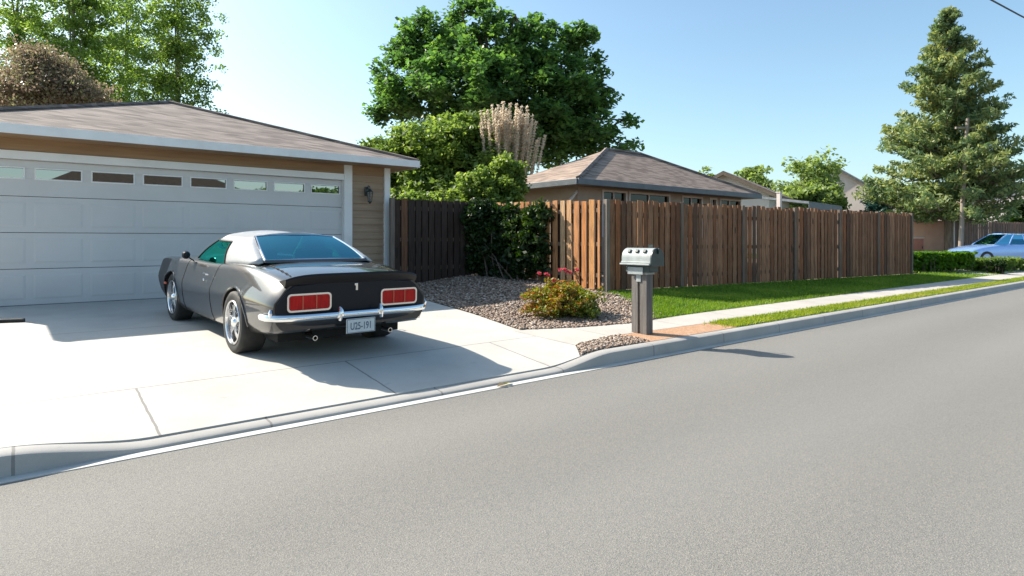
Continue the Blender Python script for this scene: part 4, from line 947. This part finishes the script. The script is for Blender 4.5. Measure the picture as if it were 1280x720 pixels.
    # wheels
    def mkwheel(cx, sg, yo, wid, rim):
        mb = MB(); Rr = .335; h = wid/2; c = (cx, sg*(yo-h), .335)
        mb.lathe([(rim,-h+.01),(rim+.04,-h),(Rr-.03,-h),(Rr-.006,-h+.015),(Rr,-h+.04),(Rr,h-.04),(Rr-.006,h-.015),(Rr-.03,h),(rim+.04,h),(rim,h-.01)], c, 'y', 48)
        for q in range(3): pass
        ty = mb.build('tyre', M['rubber'], root, smooth=True, ang=50); ty.name = 'wheel'
        mb = MB(); s = sg
        mb.lathe([(rim+.004,s*(h-.004)),(rim-.004,s*(h+.004)),(rim-.016,s*(h-.004)),(rim-.024,s*(h-.05)),(rim-.03,s*(-h+.02)),(0,s*(-h+.02))], c, 'y', 40); mb.build('rim', M['alloy'], ty, smooth=True, ang=40)
        mb = MB()
        for k in range(5):
            a = k*2*math.pi/5+.3; ca, sa = math.cos(a), math.sin(a); d = Vector((ca,0,sa)); tn = Vector((-sa,0,ca)); yy = s*(h-.03)
            p0 = Vector(c)+Vector((0,yy+s*.012,0)); 
            vs = []
            for r_, ww, th in ((.05,.045,.0),(rim*.55,.026,.006),(rim-.02,.040,-.012)):
                for e1, e2 in ((-1,0),(1,0),(1,-.03),(-1,-.03)): vs.append(p0+d*r_+tn*ww*e1+Vector((0,s*(th+e2),0)))
            mb.add(vs, [(0,1,5,4),(1,2,6,5),(2,3,7,6),(3,0,4,7),(4,5,9,8),(5,6,10,9),(6,7,11,10),(7,4,8,11),(0,3,2,1),(8,9,10,11)])
        mb.build('spokes', M['alloy'], ty, bevel=.004)
        mb = MB(); mb.lathe([(.0,s*(h+.008)),(.03,s*(h+.006)),(.045,s*(h-.006)),(.06,s*(h-.03))], c, 'y', 20); mb.build('hub_cap', M['chrome'], ty, smooth=True)
    for cx, yo, wd in ((0,.925,.27),(WB,.89,.23)):
        for sg in (1,-1): mkwheel(cx, sg, yo, wd, .235)
    # greenhouse ------------------------------------------------------
    base = [(2.34,0),(2.32,.25),(2.27,.45),(2.19,.62),(2.08,.715),(1.98,.735),(1.6,.745),(1.15,.75),(.84,.75),(.74,.75),(.5,.745),(.15,.725),(-.10,.69),(-.07,.60),(-.05,.40),(-.05,.2),(-.05,0)]
    roof = [(1.56,0),(1.55,.20),(1.53,.36),(1.51,.49),(1.48,.54),(1.43,.56),(1.26,.575),(1.10,.58),(1.0,.58),(.95,.58),(.82,.575),(.70,.56),(.60,.54),(.58,.49),(.57,.33),(.565,.17),(.565,0)]
    bz = [.955,.955,.95,.935,.92,.912,.905,.905,.91,.915,.93,.945,.965,.985,.995,1.0,1.0]
    rz_ = [1.275,1.273,1.265,1.25,1.235,1.225,1.222,1.222,1.222,1.222,1.222,1.225,1.232,1.245,1.262,1.27,1.272]
    NL = 6; n = len(base); full = list(range(n)) 
    def pt(i, l, sg):
        f = l/NL; bx, by = base[i]; rx, ry = roof[i]; bulge = .035*math.sin(math.pi*f)
        z = bz[i] + (rz_[i]-bz[i])*f
        x = bx+(rx-bx)*f; y = by+(ry-by)*f
        side = 1 if 4 <= i <= 12 else .4
        y += bulge*side*(1 if y > .1 else 0); 
        if i < 4: x += bulge*.5
        if i > 12: x -= bulge*.4; z += bulge*.3
        return (x, sg*y, z)
    top = []
    def panel(c0, c1, l0, l1, sides=(1,-1), close=False):
        mb = MB()
        for sg in sides:
            v = [pt(i, l, sg) for l in range(l0, l1+1) for i in range(c0, c1+1)]; w = c1-c0+1
            mb.add(v, [(a*w+b, a*w+b+1, (a+1)*w+b+1, (a+1)*w+b) for a in range(l1-l0) for b in range(c1-c0)])
        return mb
    rb = MB()
    for c0, c1, l0, l1 in ((3,4,0,NL),(4,9,NL-1,NL),(8,9,0,NL-1),(9,13,0,NL)):
        p = panel(c0, c1, l0, l1); rb.add(p.v, p.f)
    # crown
    K = 8
    for i in range(n-1):
        for k in range(-K, K):
            q = []
            for (ii, kk) in ((i,k),(i+1,k),(i+1,k+1),(i,k+1)):
                x, y, z = pt(ii, NL, 1); ff = kk/K; yy = y*ff
                xx = x + (roof[0][0]-x)*(1-abs(ff))*.0; zc = rz_[ii] if ii in () else z
                cr = .055*(1-ff*ff)*min(1, max(0, y/.5))
                # centre crown line follows the length of the roof
                q.append((x, yy, z+cr))
            rb.add(q, [(0,1,2,3)])
    roofo = rb.build('roof', M['roofwhite'], root)
    bm = bmesh.new(); bm.from_mesh(roofo.data); bmesh.ops.remove_doubles(bm, verts=bm.verts, dist=.0015); bmesh.ops.dissolve_degenerate(bm, dist=.001, edges=bm.edges); bmesh.ops.recalc_face_normals(bm, faces=bm.faces); bm.to_mesh(roofo.data); bm.free()
    roofo.data.shade_smooth(); roofo.data.set_sharp_from_angle(angle=R(50))
    sd = roofo.modifiers.new('s','SOLIDIFY'); sd.thickness = .015; sd.offset = -1
    # glass
    mb = MB(); p = MB()
    v = [pt(i, l, sg) for l in range(NL+1) for (i, sg) in [(j,1) for j in range(13,17)]+[(j,-1) for j in range(15,12,-1)]]; w = 7
    mb.add(v, [(a*w+b, a*w+b+1, (a+1)*w+b+1, (a+1)*w+b) for a in range(NL) for b in range(w-1)]); mb.build('rear_window', M['carglass'], root, smooth=True, ang=60)
    mb = MB(); v = [pt(i, l, sg) for l in range(NL+1) for (i, sg) in [(j,1) for j in range(3,-1,-1)]+[(j,-1) for j in range(1,4)]]
    mb.add(v, [(a*w+b, a*w+b+1, (a+1)*w+b+1, (a+1)*w+b) for a in range(NL) for b in range(w-1)]); mb.build('windshield', M['sideglass'], root, smooth=True, ang=60)
    for sg in (1,-1):
        p = panel(4, 8, 0, NL-1, (sg,)); p.build('side_window', M['sideglass'], root, smooth=True, ang=60)
        mb = MB(); o_ = lambda q: (q[0], q[1]+sg*.006, q[2])
        mb.tube([o_(pt(4,l,sg)) for l in range(NL)]+[o_(pt(i,NL-1,sg)) for i in range(5,9)]+[o_(pt(8,l,sg)) for l in range(NL-2,-1,-1)], .009, 6); mb.build('window_trim', M['under'], roofo, smooth=True)
        mb = MB(); mb.tube([pt(13,l,sg) for l in range(NL+1)], .013, 6); mb.build('window_trim', M['chrome'], roofo, smooth=True)
    mb = MB(); mb.tube([pt(i,NL,1) for i in range(13,17)]+[pt(i,NL,-1) for i in range(15,12,-1)], .010, 6); mb.build('window_trim', M['chrome'], roofo, smooth=True); mb = MB(); mb.tube([pt(i,0,1) for i in range(13,17)]+[pt(i,0,-1) for i in range(15,12,-1)], .011, 6); mb.build('window_trim', M['chrome'], roofo, smooth=True)
    # base of the greenhouse: filler between belt and shoulder is body; door lines
    for sg in (1,-1):
        for xx in (.86, 2.12):
            r = C[np.argmin(abs(C[:,0]-xx))]; s = sect(r)
            mb = MB(); mb.tube([(xx, sg*(y+.0005), z) for y, z in s[3:12]], .0045, 5); mb.build('door_seam', M['under'], body)
        mb = MB(); mb.tube([(x, sg*(float(sect(C[np.argmin(abs(C[:,0]-x))])[3][0])+.001), .245) for x in np.arange(.9,2.1,.1)], .004, 5); mb.build('door_seam', M['under'], body)
        mb = MB(); yh = .885; mb.tube([(1.02, sg*yh, .775),(1.03, sg*(yh+.025), .777),(1.14, sg*(yh+.025), .78),(1.15, sg*yh, .78)], .009, 6); mb.build('door_handle', M['chrome'], root, smooth=True)
        mb = MB(); mb.lathe([(0,.012*sg),(.014,.010*sg),(.016,0)], (1.18, sg*.893, .70), 'y', 12); mb.build('door_lock', M['chrome'], root)
        mb = MB(); mb.tube([(1.98, sg*.80, .885),(1.96, sg*.88, .94)], .008, 6); mb.lathe([(0,-.03),(.04,-.025),(.052,.0),(.045,.02),(0,.02)], (1.96, sg*.90, .965), 'x', 16); mb.build('side_mirror', M['blackpaint'], root, smooth=True, ang=40)
        for cy in (.0,):
            mb = MB(); mb.box(3.0-.05, 3.0+.05, min(sg*.905,sg*.925), max(sg*.905,sg*.925), .50, .53); mb.build('side_marker', M['amberlens'], root, bevel=.003)
    # interior
    def seat(cx, cy, w):
        mb = MB(); mb.obox((cx, cy, .50), (.25,0,.03), (0,w/2,0), (-.01,0,.08)); mb.obox((cx-.27, cy, .80), (.06,0,.015), (0,w/2,0), (-.07,0,.28)); mb.obox((cx-.355, cy, 1.12), (.035,0,.01), (0,w*.28,0), (-.01,0,.07)); mb.build('seat', M['interior'], root, bevel=.03)
    seat(1.2, .37, .48); seat(1.2, -.37, .48)
    mb = MB(); mb.obox((.42,0,.50),(.22,0,.02),(0,.6,0),(0,0,.1)); mb.obox((.17,0,.76),(.06,0,.02),(0,.6,0),(-.05,0,.2)); mb.build('rear_bench', M['interior'], root, bevel=.03)
    mb = MB(); mb.box(1.72,2.0,-.7,.7,.70,.90); mb.lathe([(.165,-.012),(.18,0),(.165,.012),(.15,0),(.165,-.012)], (1.62,.37,.86), 'x', 20); mb.build('dashboard', M['interior'], root)
    # front end: chrome bumper and headlights (face the garage)
    mb = MB(); mb.tube([(3.70,.80,.47),(3.76,.70,.47),(3.80,0,.47),(3.76,-.70,.47),(3.70,-.80,.47)], .045, 8); mb.build('front_bumper', M['chrome'], root, smooth=True)
    for sg in (1,-1): mb = MB(); mb.lathe([(0,.0),(.08,-.004),(.09,-.02),(.095,.01),(.10,-.05)], (3.72, sg*.62, .66), 'x', 20); mb.build('headlight', M['chrome'], root, smooth=True)
    mb = MB(); mb.box(3.702,3.72,-.5,.5,.56,.74); mb.build('grille', M['under'], root)
    return root
build_coupe()
# ------------------------------------------------------------------ blue car far right
def build_blue():
    x, y = P(1253, 29.6); z = tz(x, y)-.08
    d = Vector((-.777, .629)); root = thing('parked_car', 'pale blue sedan parked beyond the hedge at the right edge', 'car', (x, y, z), math.atan2(d.y, d.x))
    # x forward (to the left of the photo); side view profile lofted across the width
    L0, L1 = -2.3, 2.25
    low = [(-2.3,.42,.62),(-2.2,.3,.82),(-1.6,.22,.95),(-.8,.2,.97),(.3,.2,.96),(1.0,.2,.93),(1.6,.22,.84),(2.0,.26,.73),(2.2,.32,.62),(2.28,.42,.55)]
    mb = MB(); v = []; ys = [-.86,-.83,-.74,-.4,0,.4,.74,.83,.86]; dz = [(.10,-.10),(.02,-.04),(0,0),(0,.03),(0,.04),(0,.03),(0,0),(.02,-.04),(.10,-.10)]
    for x_, b_, t_ in low:
        ring = [(x_*(1 if abs(q) < .8 else .985), q, t_+e[1]) for q, e in zip(ys, dz)] + [(x_*.985, q, b_+e[0]) for q, e in zip(ys[::-1], dz[::-1])]
        v += ring
    n = 18; f = [(i*n+j, i*n+(j+1)%n, (i+1)*n+(j+1)%n, (i+1)*n+j) for i in range(len(low)-1) for j in range(n)] + [tuple(range(n)), tuple((len(low)-1)*n+j for j in range(n))[::-1]]
    mb.add(v, f); body = mb.build('body', M['bluepaint'], root, smooth=True, ang=50)
    base = [(1.15,.0),(1.10,.45),(.95,.70),(.3,.76),(-.5,.76),(-1.3,.72),(-1.55,.5),(-1.6,0)]; rf = [(.28,0),(.26,.4),(.18,.52),(-.1,.55),(-.5,.55),(-.85,.53),(-.98,.42),(-1.0,0)]
    def q(i, f, sg): return (base[i][0]+(rf[i][0]-base[i][0])*f, sg*(base[i][1]+(rf[i][1]-base[i][1])*f), .93+(1.44-.93)*f**.9)
    for nm_, c0, c1, mt in (('windshield',0,2,'carglass'),('side_window',2,5,'carglass'),('rear_window',5,7,'carglass')):
        for sg in ((1,-1) if nm_ == 'side_window' else (1,)):
            mb = MB()
            for s2 in ((sg,) if nm_ == 'side_window' else (1,-1)):
                for l in range(4):
                    for i in range(c0, c1): mb.add([q(i,l/4,s2),q(i+1,l/4,s2),q(i+1,(l+1)/4,s2),q(i,(l+1)/4,s2)], [(0,1,2,3)])
            mb.build(nm_, M[mt], root, smooth=True)
    mb = MB(); top = [q(i,1,1) for i in range(8)]
    for i in range(7):
        a, b = top[i], top[i+1]; mb.add([(a[0],a[1],a[2]),(b[0],b[1],b[2]),(b[0],b[1]*.5,b[2]+.04),(a[0],a[1]*.5,a[2]+.04),(a[0],-a[1]*.5,a[2]+.04),(b[0],-b[1]*.5,b[2]+.04),(b[0],-b[1],b[2]),(a[0],-a[1],a[2])], [(0,1,2,3),(3,2,5,4),(4,5,6,7)])
    mb.build('roof', M['bluepaint'], root, smooth=True)
    for sg in (1,-1):
        for a in (2, 3, 4, 5): mb = MB(); mb.tube([q(a,0,sg), q(a,.5,sg), q(a,1,sg)], .028, 6); mb.build('pillar', M['bluepaint'], root)
        mb = MB(); mb.tube([q(a,1,sg) for a in range(1,7)], .022, 6); mb.tube([q(a,0,sg) for a in range(1,7)], .02, 6); mb.build('window_trim', M['chrome'], root)
        mb = MB(); mb.box(2.13,2.22,min(sg*.5,sg*.8),max(sg*.5,sg*.8),.52,.66); mb.build('headlight', M['chrome'], root, bevel=.02)
        for cx in (-1.4, 1.4):
            mb = MB(); c = (cx, sg*.78, .32); mb.lathe([(.2,-.1),(.31,-.1),(.32,-.07),(.32,.07),(.31,.1),(.2,.1)], c, 'y', 28); ty = mb.build('wheel', M['rubber'], root, smooth=True, ang=50)
            mb = MB(); mb.lathe([(.21,sg*.09),(.19,sg*.06),(.06,sg*.08),(0,sg*.09)], c, 'y', 20); mb.build('rim', M['alloy'], ty, smooth=True)
    return root
build_blue()
drape('far_drive', M['walk'], [[(26+a*1.0+b*.25, 6.1+b*1.0) for a in range(0, 26)] for b in range(0, 6)], .008)
# unseen house and trees added behind the viewpoint to darken reflections in glass and paint
t = thing('reflection_house', 'added low brown roofed house across the street, only mirrored in the garage door panes', 'house', (8, -26, 0))
mb = MB(); mb.box(-9, 9, -4, 4, -.3, 3.3); mb.build('wall', M['stucco'], t); mb = MB(); mb.add([(-9.6,-4.6,3.3),(9.6,-4.6,3.3),(9.6,4.6,3.3),(-9.6,4.6,3.3),(-4.5,0,6.3),(3.5,0,6.3)], [(0,1,5,4),(1,2,5),(2,3,4,5),(3,0,4),(0,1,2,3)]); mb.build('roof', M['shingle_dark'], t)
for lx, ly, hh, lab in ((-3,-23,6.2,'broad dark tree added across the street for reflections, left of the added house'),(13,-20,5.6,'round dark tree added across the street for reflections, before the added house'),(19,-22,6.3,'tall dark tree added across the street for reflections, right of the added house')):
    tree('reflection_tree', lab, 'tree', (lx, ly, -.05), hh, [(0,0,hh*.62,1.9,1.9,hh*.3),(.9,.4,hh*.5,1.5,1.5,hh*.25),(-.9,-.3,hh*.55,1.5,1.5,hh*.25)], 160, 7000, .5, .2, M['leaf_big'], M['bark'], .16, nb=30)
# ------------------------------------------------------------------ light, sky, camera
d = Vector((.45, -.893)).normalized(); EL = 39
sun = bpy.data.lights.new('sun', 'SUN'); sun.energy = 5.0; sun.angle = R(.55); sun.color = (1.0, .92, .80)
so = bpy.data.objects.new('sun', sun); COL.objects.link(so)
dirv = Vector((d.x*math.cos(R(EL)), d.y*math.cos(R(EL)), -math.sin(R(EL)))); so.rotation_euler = dirv.to_track_quat('-Z', 'Y').to_euler()
w = bpy.data.worlds.new('World'); SC.world = w; w.use_nodes = True; nt = w.node_tree; nt.nodes.clear()
sky = nt.nodes.new('ShaderNodeTexSky'); sky.sky_type = 'NISHITA'; sky.sun_disc = False; sky.sun_elevation = R(EL)
sky.sun_rotation = math.atan2(-d.x, -d.y) % (2*math.pi); sky.air_density = 1.0; sky.dust_density = 1.6; sky.ozone_density = 1.2
bg = nt.nodes.new('ShaderNodeBackground'); bg.inputs[1].default_value = .118; wo = nt.nodes.new('ShaderNodeOutputWorld')
tint = nt.nodes.new('ShaderNodeMix'); tint.data_type = 'RGBA'; tint.blend_type = 'MULTIPLY'; tint.inputs[0].default_value = 1; tint.inputs[7].default_value = (.93, 1.04, 1.0, 1)
nt.links.new(sky.outputs[0], tint.inputs[6]); nt.links.new(tint.outputs[2], bg.inputs[0]); nt.links.new(bg.outputs[0], wo.inputs[0])
cam = bpy.data.cameras.new('camera'); co = bpy.data.objects.new('camera', cam); COL.objects.link(co); SC.camera = co
co.location = (0, 0, 1.42); co.rotation_euler = (R(90), 0, -math.atan2(.629, .777))
cam.sensor_width = 36; cam.lens = 36*770/1280; cam.shift_y = -60/1280; cam.clip_end = 3000; cam.clip_start = .05
SC.view_settings.view_transform = 'Standard'; SC.view_settings.look = 'None'; SC.view_settings.exposure = .95; SC.view_settings.gamma = 1
SC.cycles.use_denoising = True
